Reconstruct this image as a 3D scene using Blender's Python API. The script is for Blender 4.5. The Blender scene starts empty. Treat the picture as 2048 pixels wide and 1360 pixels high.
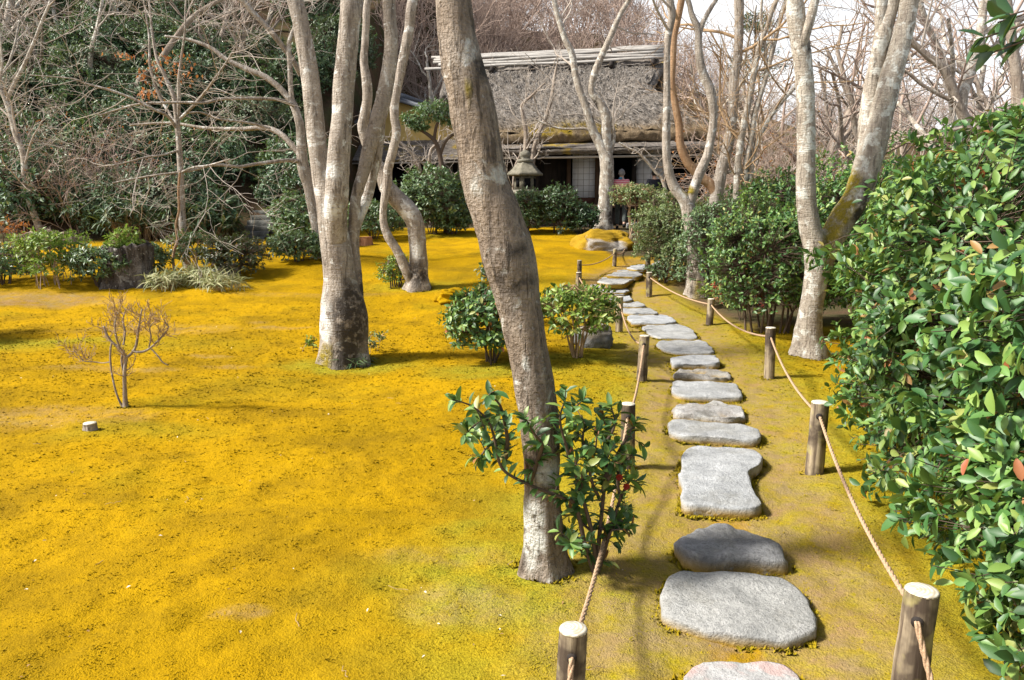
import bpy, math, random
import numpy as np
from mathutils import Vector
R = math.radians
SC = bpy.context.scene
COL = SC.collection
# ---------------------------------------------------------------- camera, sky, sun
CAM_H, FPX, PITCH = 1.65, 1600.0, math.atan(270 / 1600)
cam = bpy.data.cameras.new('camera')
cam.sensor_width, cam.lens = 36.0, 36.0 * FPX / 2048
cam.clip_start, cam.clip_end = 0.05, 1000
co = bpy.data.objects.new('camera', cam)
co.location = (0, 0, CAM_H)
co.rotation_euler = (math.pi / 2 - PITCH, 0, 0)
COL.objects.link(co)
SC.camera = co
SC.view_settings.view_transform = 'Standard'
SC.view_settings.look = 'None'
SC.view_settings.gamma = 1
SC.view_settings.exposure = 0.92
SUN_EL, SUN_BACK = 44, 10
az = R(SUN_BACK)
TO_SUN = Vector((-math.cos(R(SUN_EL)) * math.cos(az), -math.cos(R(SUN_EL)) * math.sin(az), math.sin(R(SUN_EL))))
w = bpy.data.worlds.new('World')
SC.world = w
w.use_nodes = True
sky = w.node_tree.nodes.new('ShaderNodeTexSky')
sky.sky_type = 'NISHITA'
sky.sun_disc = False
sky.sun_elevation = R(SUN_EL)
sky.sun_rotation = math.atan2(TO_SUN.x, TO_SUN.y)
sky.air_density, sky.dust_density, sky.ozone_density = 1.0, 4.0, 1.0
bgn = w.node_tree.nodes['Background']
bgn.inputs['Strength'].default_value = 0.072
wn = w.node_tree
def _wn(t, **k):
    n = wn.nodes.new(t)
    for a, b in k.items(): setattr(n, a, b)
    return n
_tc = _wn('ShaderNodeTexCoord'); _mp = _wn('ShaderNodeMapping'); _mp.inputs['Scale'].default_value = (1, 1, 2.4)
_cn = _wn('ShaderNodeTexNoise'); _cn.inputs['Scale'].default_value = 2.2; _cn.inputs['Detail'].default_value = 7; _cn.inputs['Roughness'].default_value = .58
_cr = _wn('ShaderNodeValToRGB'); _cr.color_ramp.elements[0].position = .30; _cr.color_ramp.elements[1].position = .56
_cr.color_ramp.elements[0].color = (.45, .45, .45, 1)
_cm = _wn('ShaderNodeMix', data_type='RGBA'); _cm.inputs[7].default_value = (9.6, 9.8, 10.1, 1)   # thin bright cloud
wn.links.new(_tc.outputs['Generated'], _mp.inputs[0]); wn.links.new(_mp.outputs[0], _cn.inputs['Vector'])
_sp = _wn('ShaderNodeSeparateXYZ'); _er = _wn('ShaderNodeMapRange'); _er.inputs['From Min'].default_value = .20; _er.inputs['From Max'].default_value = .48
_er.inputs['To Min'].default_value = 1.0; _er.inputs['To Max'].default_value = .06
_mu = _wn('ShaderNodeMath', operation='MULTIPLY')
wn.links.new(_tc.outputs['Generated'], _sp.inputs[0]); wn.links.new(_sp.outputs['Z'], _er.inputs['Value'])
wn.links.new(_cn.outputs['Fac'], _cr.inputs[0]); wn.links.new(_cr.outputs[0], _mu.inputs[0]); wn.links.new(_er.outputs[0], _mu.inputs[1]); wn.links.new(_mu.outputs[0], _cm.inputs[0])
wn.links.new(sky.outputs[0], _cm.inputs[6]); wn.links.new(_cm.outputs[2], bgn.inputs['Color'])
sl = bpy.data.lights.new('sun', 'SUN')
sl.energy, sl.angle, sl.color = 4.8, R(8), (1.0, 0.95, 0.87)
so = bpy.data.objects.new('sun', sl)
so.rotation_euler = TO_SUN.to_track_quat('Z', 'Y').to_euler()
so.location = (-20, -5, 25)
COL.objects.link(so)
SC.cycles.max_bounces = 6
SC.cycles.transparent_max_bounces = 4
# ---------------------------------------------------------------- maths helpers
def unit(a):
    return a / np.maximum(np.linalg.norm(a, axis=-1, keepdims=True), 1e-9)

def vnoise(p, seed=0):
    """value noise in [-1, 1], p (N,3)"""
    p = np.asarray(p, float) + seed * 17.31
    i = np.floor(p).astype(np.int64)
    f = p - i
    f = f * f * (3 - 2 * f)
    def hsh(a, b, c):
        h = (a * 374761393 + b * 668265263 + c * 2147483647 + seed * 1274126177) & 0xffffffff
        h = ((h ^ (h >> 13)) * 1274126177) & 0xffffffff
        h = (h ^ (h >> 16)) & 0xffff
        return h / 32767.5 - 1
    out = 0
    for dx in (0, 1):
        for dy in (0, 1):
            for dz in (0, 1):
                wgt = (f[:, 0] if dx else 1 - f[:, 0]) * (f[:, 1] if dy else 1 - f[:, 1]) * (f[:, 2] if dz else 1 - f[:, 2])
                out = out + wgt * hsh(i[:, 0] + dx, i[:, 1] + dy, i[:, 2] + dz)
    return out

def fbm(p, seed=0, octaves=3):
    p = np.asarray(p, float)
    return sum(vnoise(p * 2 ** k, seed + k) / 2 ** k for k in range(octaves))

def sstep(a, b, x):
    t = np.clip((x - a) / (b - a), 0, 1)
    return t * t * (3 - 2 * t)
# ---------------------------------------------------------------- terrain heights
_ys = np.arange(-20, 260, 0.1)
_zs = np.interp(_ys, [-20, 10, 12, 14, 16, 20, 24, 28, 40, 260], [0, 0, .07, .28, .52, .76, .98, 1.08, 1.3, 1.6])
_zs = np.convolve(np.pad(_zs, 10, 'edge'), np.ones(21) / 21, 'valid')
STONES = [  # outline of each stone's top in photo pixels, thickness in pixels, kind
 ([(1357,1360),(1371,1342),(1388,1327),(1437,1317),(1477,1323),(1525,1323),(1556,1329),(1591,1347),(1604,1375),(1600,1420),(1500,1450),(1400,1440),(1352,1400)], 30, 'pink'),
 ([(1329,1170),(1346,1151),(1371,1138),(1402,1142),(1468,1144),(1530,1151),(1565,1153),(1591,1170),(1609,1195),(1624,1234),(1625,1252),(1596,1265),(1556,1272),(1503,1268),(1446,1259),(1393,1250),(1358,1239),(1327,1228),(1324,1201)], 30, 'pale'),
 ([(1356,1076),(1372,1062),(1398,1052),(1428,1046),(1460,1043),(1492,1046),(1520,1055),(1546,1070),(1562,1090),(1566,1106),(1540,1110),(1500,1108),(1450,1108),(1402,1106),(1374,1094)], 44, 'dark'),
 ([(1368,903),(1377,891),(1415,889),(1468,892),(1508,895),(1521,910),(1523,925),(1512,937),(1494,939),(1501,954),(1505,972),(1512,989),(1528,1009),(1512,1012),(1477,1009),(1446,1007),(1415,1005),(1380,1007),(1361,1000),(1368,972),(1364,950),(1366,923)], 22, 'pale'),
 ([(1340,848),(1346,840),(1380,841),(1437,846),(1490,850),(1514,859),(1521,875),(1512,878),(1468,877),(1410,872),(1366,870),(1342,864)], 17, 'pale'),
 ([(1351,813),(1362,804),(1402,805),(1441,803),(1477,805),(1490,822),(1492,833),(1468,835),(1424,833),(1380,831),(1355,826)], 15, 'rough'),
 ([(1344,770),(1350,762),(1387,763),(1441,765),(1471,767),(1481,782),(1483,792),(1454,793),(1414,792),(1370,790),(1346,782)], 13, 'pale'),
 ([(1346,746),(1353,738),(1393,735),(1431,738),(1454,739),(1459,753),(1454,756),(1420,756),(1380,754),(1350,753)], 10, 'rough'),
 ([(1341,719),(1348,712),(1387,710),(1431,709),(1437,722),(1434,726),(1407,726),(1370,727),(1346,729)], 11, 'grey'),
 ([(1314,688),(1322,683),(1360,681),(1400,678),(1417,688),(1428,702),(1420,704),(1380,704),(1343,703),(1329,699)], 8, 'pale'),
 ([(1285,655),(1299,647),(1339,646),(1370,650),(1387,661),(1395,673),(1387,675),(1353,674),(1316,675),(1299,667)], 7, 'pale'),
 ([(1255,633),(1268,629),(1336,629),(1351,641),(1346,644),(1302,645),(1265,645)], 6, 'pale'),
 ([(1246,618),(1251,614),(1295,615),(1317,624),(1309,626),(1265,626),(1248,624)], 5, 'pale'),
 ([(1218,606),(1231,602),(1279,603),(1291,611),(1282,612),(1238,612)], 4, 'pale'),
 ([(1219,596),(1231,591),(1258,592),(1265,599),(1251,601),(1223,601)], 4, 'pale'),
 ([(1207,587),(1221,584),(1245,585),(1248,589),(1211,590)], 3, 'grey'),
 ([(1191,577),(1204,574),(1251,575),(1258,580),(1248,584),(1194,584)], 3, 'pale'),
 ([(1180,570),(1218,566),(1241,569),(1245,573),(1187,574)], 3, 'pale'),
 ([(1196,563),(1206,553),(1228,551),(1265,552),(1268,557),(1248,566),(1218,567)], 3, 'pale'),
 ([(1213,549),(1231,545),(1268,544),(1285,548),(1275,552),(1238,551)], 3, 'grey'),
 ([(1233,542),(1251,539),(1285,539),(1289,542),(1262,543)], 2, 'grey'),
 ([(1253,536),(1265,530),(1289,528),(1292,537),(1272,538)], 3, 'pale'),
 ([(1299,531),(1319,518),(1333,517),(1334,527),(1312,537)], 3, 'pale')]
_Y0x = np.array([-60, -12, -9, -6.0, -5.0, 2, 9, 12, 16, 60.])
_Y0y = np.array([18, 20.0, 20.5, 21.2, 31, 35, 35, 31, 27, 24.])
_cx = np.array([-60, 7, 9.5, 12, 14.5, 60.])
_cy = np.array([24, 19, 13, 7.5, 4.6, 4.0])
PATH = None

def hill(x, y):
    s = np.maximum(y - np.interp(x, _Y0x, _Y0y), 0)
    cap = np.interp(x, _cx, _cy)
    s = s * s / (s + 1.5)
    return cap * (1 - np.exp(-s * .8 / cap))

def path_dist(x, y):
    if PATH is None:
        return np.full(np.shape(x), 9.0)
    x = np.asarray(x, float); y = np.asarray(y, float)
    d = np.full(x.shape, 1e9)
    for (ax, ay), (bx, by) in zip(PATH[:-1], PATH[1:]):
        vx, vy = bx - ax, by - ay
        t = np.clip(((x - ax) * vx + (y - ay) * vy) / (vx * vx + vy * vy), 0, 1)
        d = np.minimum(d, np.hypot(x - ax - t * vx, y - ay - t * vy))
    return d

def H(x, y):
    x = np.asarray(x, float); y = np.asarray(y, float)
    z = np.interp(y, _ys, _zs)
    p = np.stack([x * .55, y * .55, 0 * x + .3], -1).reshape(-1, 3)
    u = .075 * vnoise(p, 3) + .03 * vnoise(p * 2.7, 5)
    z = z + u.reshape(x.shape) * sstep(1.0, 4.0, y) * (1 - .6 * np.exp(-(path_dist(x, y) / 1.0) ** 2))
    z = z - .035 * np.exp(-(path_dist(x, y) / .6) ** 2)
    return z + hill(x, y)

def h1(x, y):
    return float(H(np.array([x]), np.array([y]))[0])
_f = np.array([0, math.cos(PITCH), -math.sin(PITCH)])
_u = np.array([0, math.sin(PITCH), math.cos(PITCH)])
EYE = np.array([0, 0, CAM_H])

def ray(px, py):
    return _f + np.array([(px - 1024) / FPX, 0, 0]) + _u * ((680 - py) / FPX)

def at_y(px, py, Y):
    d = ray(px, py)
    return EYE + d * (Y / d[1])

def at_ground(px, py, far=60):
    d = ray(px, py)
    t = np.arange(.8, far, .02)
    P = EYE + t[:, None] * d
    below = P[:, 2] < H(P[:, 0], P[:, 1])
    k = int(np.argmax(below)) if below.any() else len(t) - 1
    return P[k]

def at_z(px, py, z):
    d = ray(px, py)
    return EYE + d * ((z - CAM_H) / d[2])

def depth(p):
    return float((np.asarray(p) - EYE) @ _f)
_pc = []
for poly, th, kd in STONES:
    a = np.array(poly, float).mean(0)
    g = at_ground(a[0], a[1])
    _pc.append((g[0], g[1]))
PATH = [(_pc[0][0] - .05, -3.0)] + _pc[:8] + _pc[8::2]
# ---------------------------------------------------------------- mesh helpers
def mesh_obj(name, V, faces, mat, parent=None, base=None, attrs=None, smooth=True, loc=None):
    """faces: list of int arrays (n,3)/(n,4). attrs: {name: per-vertex floats}"""
    V = np.asarray(V, np.float32)
    if base is not None:
        V = V - np.asarray(base, np.float32)
    me = bpy.data.meshes.new(name)
    faces = [np.asarray(f, np.int32) for f in faces if len(f)]
    nl = sum(f.size for f in faces); nf = sum(len(f) for f in faces)
    me.vertices.add(len(V)); me.loops.add(nl); me.polygons.add(nf)
    me.vertices.foreach_set('co', V.ravel())
    me.loops.foreach_set('vertex_index', np.concatenate([f.ravel() for f in faces]))
    tot = np.concatenate([np.full(len(f), f.shape[1], np.int32) for f in faces])
    me.polygons.foreach_set('loop_start', np.concatenate([[0], np.cumsum(tot)[:-1]]).astype(np.int32))
    me.polygons.foreach_set('loop_total', tot)
    me.update(calc_edges=True)
    if smooth:
        me.polygons.foreach_set('use_smooth', np.ones(nf, bool))
    for k, a in (attrs or {}).items():
        at = me.attributes.new(k, 'FLOAT', 'POINT')
        at.data.foreach_set('value', np.asarray(a, np.float32))
    for m in (mat if isinstance(mat, (list, tuple)) else [mat]):
        me.materials.append(m)
    o = bpy.data.objects.new(name, me)
    COL.objects.link(o)
    if parent is not None:
        o.parent = parent
    elif loc is not None or base is not None:
        o.location = loc if loc is not None else base
    return o

def tag(o, label=None, cat=None, group=None, kind=None):
    if label: o['label'] = label
    if cat: o['category'] = cat
    if group: o['group'] = group
    if kind: o['kind'] = kind
    return o

def thing(name, label, cat, loc, rz=0.0, group=None):
    o = bpy.data.objects.new(name, None)
    o.empty_display_size = .2
    COL.objects.link(o)
    o.location = loc
    o.rotation_euler = (0, 0, rz)
    return tag(o, label, cat, group)

def copy_tree(o, loc, rz, sc, label=None, group=None):
    c = o.copy(); COL.objects.link(c)
    c.location = loc; c.rotation_euler = (0, 0, rz); c.scale = sc if hasattr(sc, '__len__') else (sc, sc, sc)
    if label: c['label'] = label
    if group: c['group'] = group
    for ch in o.children:
        d = ch.copy(); COL.objects.link(d); d.parent = c
        for g in ch.children:
            e = g.copy(); COL.objects.link(e); e.parent = d
    return c

class MB:
    """collects pieces into one mesh"""
    def __init__(s):
        s.V, s.F3, s.F4, s.A, s.n = [], [], [], [], 0
    def add(s, V, f3=None, f4=None, rnd=None):
        V = np.asarray(V, float)
        if f3 is not None and len(f3): s.F3.append(np.asarray(f3) + s.n)
        if f4 is not None and len(f4): s.F4.append(np.asarray(f4) + s.n)
        s.V.append(V); s.n += len(V)
        s.A.append(np.full(len(V), 0.5) if rnd is None else np.asarray(rnd, float))
    def box(s, c, size, rz=0.0, rx=0.0):
        h = np.array(size) / 2
        v = np.array([[x, y, z] for x in (-1, 1) for y in (-1, 1) for z in (-1, 1)]) * h
        cx, sx = math.cos(rx), math.sin(rx)
        v = v @ np.array([[1, 0, 0], [0, cx, sx], [0, -sx, cx]])
        cz, sz = math.cos(rz), math.sin(rz)
        v = v @ np.array([[cz, sz, 0], [-sz, cz, 0], [0, 0, 1]])
        s.add(v + np.array(c), None, [[0, 1, 3, 2], [4, 6, 7, 5], [0, 4, 5, 1], [2, 3, 7, 6], [0, 2, 6, 4], [1, 5, 7, 3]])
    def tube(s, pts, rad, n=8, caps=True, knob=0.0, seed=0):
        V, q = tubes(np.asarray(pts, float)[None], np.asarray(rad, float)[None], n)
        if knob:
            k = len(pts)
            ctr = np.repeat(np.asarray(pts, float), n, 0)
            rr = np.repeat(np.asarray(rad, float), n)
            d = unit(V - ctr)
            V = V + d * (rr * knob * fbm(V / np.maximum(rr.mean(), .02) * .55, seed, 3))[:, None]
        f3 = []
        if caps:
            k = len(pts)
            V = np.vstack([V, pts[0], pts[-1]])
            a, b = len(V) - 2, len(V) - 1
            i = np.arange(n); j = (i + 1) % n
            f3 = np.vstack([np.stack([np.full(n, a), j, i], 1), np.stack([np.full(n, b), i + (k - 1) * n, j + (k - 1) * n], 1)])
        s.add(V, f3, q)
    def lathe(s, prof, c=(0, 0, 0), n=24, square=0, rz=0.0):
        """prof: (r, z) list bottom to top"""
        a = np.arange(n) / n * 2 * math.pi + rz
        k = 1.0
        if square:
            st = 2 * math.pi / square
            k = math.cos(math.pi / square) / np.cos((a - rz) % st - st / 2)
        V = np.concatenate([np.stack([r * k * np.cos(a), r * k * np.sin(a), np.full(n, z)], 1) for r, z in prof]) + np.array(c)
        m = len(prof)
        i = np.arange(n); j = (i + 1) % n
        q = np.concatenate([np.stack([i + r * n, j + r * n, j + (r + 1) * n, i + (r + 1) * n], 1) for r in range(m - 1)])
        V = np.vstack([V, np.array(c) + (0, 0, prof[0][1]), np.array(c) + (0, 0, prof[-1][1])])
        f3 = np.vstack([np.stack([np.full(n, n * m), j, i], 1), np.stack([np.full(n, n * m + 1), i + (m - 1) * n, j + (m - 1) * n], 1)])
        s.add(V, f3, q)
    def build(s, name, mat, parent=None, base=None, smooth=True, extra=None, loc=None):
        V = np.concatenate(s.V)
        fs = ([np.concatenate(s.F3)] if s.F3 else []) + ([np.concatenate(s.F4)] if s.F4 else [])
        at = {'rnd': np.concatenate(s.A)}
        if extra: at.update(extra(V))
        return mesh_obj(name, V, fs, mat, parent, base, at, smooth, loc)

def tubes(P, Rr, n):
    """P (B,k,3), Rr (B,k): returns verts and quads of B open tubes"""
    B, k, _ = P.shape
    T = unit(np.gradient(P, axis=1))
    ref = np.array([.12, .97, .21]); alt = np.array([.95, .1, .2])
    par = np.abs(T @ ref) > .9
    rf = np.where(par.any(1)[:, None, None], alt, ref)
    U = unit(np.cross(T, rf)); W = np.cross(T, U)
    a = np.arange(n) / n * 2 * math.pi
    V = P[:, :, None] + Rr[:, :, None, None] * (np.cos(a)[None, None, :, None] * U[:, :, None] + np.sin(a)[None, None, :, None] * W[:, :, None])
    V = V.reshape(-1, 3)
    i = np.arange(n); j = (i + 1) % n
    ring = np.concatenate([np.stack([i + r * n, j + r * n, j + (r + 1) * n, i + (r + 1) * n], 1) for r in range(k - 1)])
    q = (ring[None] + (np.arange(B) * k * n)[:, None, None]).reshape(-1, 4)
    return V, q

class Twigs:
    """buckets of branch polylines, built into one mesh"""
    def __init__(s): s.b = {}
    def add(s, pts, rad, sides):
        s.b.setdefault((len(pts), sides), []).append((pts, rad))
    def count(s): return sum(len(v) for v in s.b.values())
    def into(s, mb):
        for (k, n), L in s.b.items():
            V, q = tubes(np.array([p for p, r in L], float), np.array([r for p, r in L], float), n)
            mb.add(V, None, q, np.repeat(np.random.RandomState(1).rand(len(L)), k * n))
    def build(s, name, mat, parent=None, base=None):
        mb = MB(); s.into(mb)
        return mb.build(name, mat, parent, base)

def grow(T, rng, p, d, length, r, lev, maxlev, o):
    k = max(4, 7 - lev)
    st = length / (k - 1)
    pts = [p]; d = np.array(d, float)
    wn = o.get('wander', .22)
    for _ in range(k - 1):
        d = d + rng.normal(0, wn, 3)
        d[2] = d[2] * o.get('flat', 1.0) + o.get('trop', .03)
        d /= np.linalg.norm(d)
        pts.append(pts[-1] + d * st)
    rmin = o.get('rmin', .004)
    rad = np.maximum(np.linspace(r, r * .45, k), rmin)
    T.add(pts, rad, max(3, o.get('sides', 7) - 2 * lev))
    if lev >= maxlev: return
    ns = o['n'][min(lev, len(o['n']) - 1)]
    for c in range(ns):
        t = .2 + .8 * (c + rng.rand()) / ns
        x = t * (k - 1); i = min(int(x), k - 2); f = x - i
        q = pts[i] * (1 - f) + pts[i + 1] * f
        dd = pts[i + 1] - pts[i]; dd = dd / np.linalg.norm(dd)
        pr = rng.normal(0, 1, 3); pr -= dd * (pr @ dd); pr /= np.linalg.norm(pr)
        an = R(rng.uniform(*o.get('ang', (30, 65))))
        nd = dd * math.cos(an) + pr * math.sin(an)
        rr = (r * (1 - .55 * t)) * rng.uniform(.5, .72)
        grow(T, rng, q, nd, length * rng.uniform(.42, .72) * (1 - .25 * t), rr, lev + 1, maxlev, o)
# ---------------------------------------------------------------- leaves
def leaf_mesh(mb, P, D, Nn, L, W, style='near', curl=.18, fold=.22, rnd=None):
    N = len(P)
    if N == 0: return
    D = unit(D); S = unit(np.cross(D, Nn)); n = np.cross(S, D)
    L = np.broadcast_to(L, (N,))[:, None]; W = np.broadcast_to(W, (N,))[:, None]
    rnd = np.random.RandomState(N).rand(N) if rnd is None else rnd
    def pt(t, s): return P + D * L * t + S * W * s * .5 + n * (W * abs(s) * fold - L * curl * t * t)
    if style == 'near':
        rows = [pt(0, 0), pt(.18, .62), pt(.22, 0), pt(.18, -.62), pt(.5, 1.0), pt(.52, 0), pt(.5, -1.0), pt(.8, .66), pt(.8, 0), pt(.8, -.66), pt(1, 0)]
        V = np.stack(rows, 1).reshape(-1, 3)
        o = (np.arange(N) * 11)[:, None, None]
        f3 = (np.array([[0, 1, 2], [0, 2, 3], [7, 10, 8], [8, 10, 9]])[None] + o).reshape(-1, 3)
        f4 = (np.array([[1, 4, 5, 2], [2, 5, 6, 3], [4, 7, 8, 5], [5, 8, 9, 6]])[None] + o).reshape(-1, 4)
        mb.add(V, f3, f4, np.repeat(rnd, 11))
    else:
        V = np.stack([pt(0, 0), pt(.45, 1), pt(1, 0), pt(.45, -1)], 1).reshape(-1, 3)
        o = (np.arange(N) * 4)[:, None, None]
        mb.add(V, (np.array([[0, 1, 2], [0, 2, 3]])[None] + o).reshape(-1, 3), None, np.repeat(rnd, 4))

def whorls(mb, rng, tips, out, k, L, aspect=.45, style='near', spread=(25, 90), back=1.5, curl=.18, up=.5):
    n = len(tips)
    if n == 0: return
    T = np.repeat(tips, k, 0); O = np.repeat(unit(out), k, 0)
    pr = rng.normal(0, 1, T.shape); pr -= O * (pr * O).sum(1, keepdims=True); pr = unit(pr)
    an = np.radians(rng.uniform(spread[0], spread[1], len(T)))[:, None]
    D = O * np.cos(an) + pr * np.sin(an)
    Nn = O * .7 + np.array([0, 0, up]) + rng.normal(0, .28, T.shape)
    l = L * rng.uniform(.62, 1.15, len(T))
    P = T - O * (rng.rand(len(T)) * back * L)[:, None]
    leaf_mesh(mb, P, D, Nn, l, l * aspect * rng.uniform(.85, 1.15, len(T)), style, curl, rnd=rng.rand(len(T)))

def shrub_geo(rng, rx, ry, h, n_tip, k, L, style='near', aspect=.45, gap=.12, twig_frac=1.0, n_stem=7, shell=.45, lump=.28, zc=.56, stem_r=.014, base_sp=.12, twig_r=.0035, curl=.18, up=.5, lumpf=2.3, boxy=2.0):
    """returns (stems Twigs, leaves MB) around the origin"""
    d = unit(rng.normal(0, 1, (int(n_tip * 1.5), 3)))
    d = d[d[:, 2] > -.75][:n_tip]
    seed = rng.randint(1000)
    rf = 1 - shell * rng.rand(len(d)) ** 2
    rf *= 1 + lump * fbm(d * lumpf, seed, 2)
    e = d if boxy == 2.0 else d / (np.abs(d) ** boxy).sum(1, keepdims=True) ** (1 / boxy)
    c = np.array([0, 0, h * zc])
    tips = c + e * rf[:, None] * np.array([rx, ry, h * (1 - zc)])
    low = tips[:, 2] < c[2]
    tips[low] = c + (tips[low] - c) * np.array([1, 1, zc / (1 - zc)])
    keep = tips[:, 2] > gap * h
    tips, d, e = tips[keep], d[keep], e[keep]
    out = unit(d * np.array([1 / rx, 1 / ry, 1 / h]) * max(rx, ry, h) + np.array([0, 0, .3]) + rng.normal(0, .3, d.shape))
    T = Twigs()
    nodes = []
    for i in range(n_stem):
        a = i / n_stem * 6.283 + rng.uniform(-.3, .3)
        b = np.array([math.cos(a) * base_sp * rng.rand(), math.sin(a) * base_sp * rng.rand(), -.04])
        e2 = c + np.array([math.cos(a) * rx * rng.uniform(.2, .65), math.sin(a) * ry * rng.uniform(.2, .65), h * rng.uniform(0, .3)])
        t = np.linspace(0, 1, 6)[:, None]
        pts = b + (e2 - b) * t + np.array([0, 0, 1]) * (t * (1 - t)) * h * .2 + rng.normal(0, .055 * h, (6, 3)) * t * (1 - t * .4)
        T.add(list(pts), np.linspace(stem_r, stem_r * .5, 6), 6)
        nodes.append(pts[2:])
    nodes = np.concatenate(nodes)
    for i in range(len(tips)):
        if rng.rand() > twig_frac: continue
        dd = ((nodes - tips[i]) ** 2).sum(1) + np.where(nodes[:, 2] > tips[i][2] + .1 * h, 1.0, 0)
        q = nodes[np.argmin(dd)]
        m = (q + tips[i]) / 2 + rng.normal(0, .05, 3) * h - np.array([0, 0, .04 * h])
        t = np.array([0, .33, .66, 1.])[:, None]
        pts = (1 - t) ** 2 * q + 2 * t * (1 - t) * m + t * t * tips[i]
        T.add(list(pts), np.array([twig_r * 1.7, twig_r * 1.3, twig_r, twig_r * .7]), 3)
    mb = MB()
    whorls(mb, rng, tips, out, k, L, aspect, style, curl=curl, up=up)
    return T, mb

def shrub(name, label, px, py, rx, h, n_tip, k, L, leafm, stemm, seed, ry=None, group=None, base=None, cat='shrub', **kw):
    rng = np.random.RandomState(seed)
    b = at_ground(px, py) if base is None else np.asarray(base, float)
    b = np.array([b[0], b[1], h1(b[0], b[1])])
    root = thing(name, label, cat, b, 0, group)
    T, mb = shrub_geo(rng, rx, ry or rx * .9, h, n_tip, k, L, **kw)
    T.build('stems', stemm, root)
    mb.build('foliage', leafm, root)
    return root
# ---------------------------------------------------------------- materials
class NT:
    def __init__(s, name, shift=False):
        s.shift = shift
        s.m = bpy.data.materials.new(name); s.m.use_nodes = True
        s.t = s.m.node_tree; s.bsdf = s.t.nodes['Principled BSDF']; s.out = s.t.nodes['Material Output']
        s.bsdf.inputs['Specular IOR Level'].default_value = .3
        s._c = None
    def n(s, typ, **kw):
        nd = s.t.nodes.new(typ)
        for k, v in kw.items(): setattr(nd, k, v)
        return nd
    def put(s, sock, v):
        if isinstance(v, bpy.types.NodeSocket): s.t.links.new(v, sock)
        elif isinstance(v, (tuple, list)) and len(v) == 3 and sock.type == 'RGBA': sock.default_value = (*v, 1)
        else: sock.default_value = v
    def coord(s):
        if s._c is None:
            s._c = s.n('ShaderNodeTexCoord').outputs['Object']
            if s.shift:   # every object its own piece of the pattern
                va = s.n('ShaderNodeVectorMath', operation='MULTIPLY_ADD')
                s.t.links.new(s.n('ShaderNodeObjectInfo').outputs['Random'], va.inputs[0]); va.inputs[1].default_value = (37.1, 23.7, 51.3)
                s.t.links.new(s._c, va.inputs[2]); s._c = va.outputs[0]
        return s._c
    def attr(s, name): return s.n('ShaderNodeAttribute', attribute_name=name).outputs['Fac']
    def scaled(s, sc):
        mp = s.n('ShaderNodeMapping'); s.t.links.new(s.coord(), mp.inputs[0]); mp.inputs['Scale'].default_value = sc
        return mp.outputs[0]
    def noise(s, sc, det=4, rough=.55, dist=0.0):
        nd = s.n('ShaderNodeTexNoise')
        if hasattr(sc, '__len__'): s.t.links.new(s.scaled(sc), nd.inputs['Vector']); nd.inputs['Scale'].default_value = 1
        else: s.t.links.new(s.coord(), nd.inputs['Vector']); nd.inputs['Scale'].default_value = sc
        nd.inputs['Detail'].default_value = det; nd.inputs['Roughness'].default_value = rough; nd.inputs['Distortion'].default_value = dist
        return nd.outputs['Fac']
    def ramp(s, fac, stops, interp='LINEAR'):
        nd = s.n('ShaderNodeValToRGB'); e = nd.color_ramp.elements
        nd.color_ramp.interpolation = interp
        while len(e) < len(stops): e.new(.5)
        for x, (p, c) in zip(e, stops): x.position = p; x.color = (c, c, c, 1) if not hasattr(c, '__len__') else (*c, 1)
        s.put(nd.inputs[0], fac)
        return nd.outputs[0]
    def mix(s, f, a, b, mode='MIX'):
        nd = s.n('ShaderNodeMix', data_type='RGBA', blend_type=mode)
        s.put(nd.inputs[0], f); s.put(nd.inputs[6], a); s.put(nd.inputs[7], b)
        return nd.outputs[2]
    def math(s, op, a, b=0.0, clamp=False):
        nd = s.n('ShaderNodeMath', operation=op, use_clamp=clamp); s.put(nd.inputs[0], a); s.put(nd.inputs[1], b)
        return nd.outputs[0]
    def bump(s, h, strength=.5, dist=.02):
        nd = s.n('ShaderNodeBump'); nd.inputs['Strength'].default_value = strength; nd.inputs['Distance'].default_value = dist
        s.put(nd.inputs['Height'], h); s.put(s.bsdf.inputs['Normal'], nd.outputs[0])
        return nd.outputs[0]
    def done(s, col, rough=.85, spec=.3):
        s.put(s.bsdf.inputs['Base Color'], col); s.put(s.bsdf.inputs['Roughness'], rough)
        s.bsdf.inputs['Specular IOR Level'].default_value = spec
        return s.m

def moss_color(a):
    big = a.noise(.55, 5, .6)
    mid = a.noise(1.3, 5, .65)
    fine = a.noise(95, 3, .65)
    c = a.ramp(big, [(.28, (.17, .115, .006)), (.41, (.31, .188, .003)), (.56, (.40, .235, .003)), (.70, (.25, .180, .006))])
    c = a.mix(a.ramp(mid, [(.34, .85), (.54, 0.0)]), c, (.205, .125, .005))
    c = a.mix(a.ramp(fine, [(.30, .3), (.50, 0.0)]), c, (.24, .145, .004))
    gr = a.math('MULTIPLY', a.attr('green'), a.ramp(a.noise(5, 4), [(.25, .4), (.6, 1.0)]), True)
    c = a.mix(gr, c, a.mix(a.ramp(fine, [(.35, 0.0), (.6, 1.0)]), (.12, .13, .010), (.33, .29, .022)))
    return c, fine, mid

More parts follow.
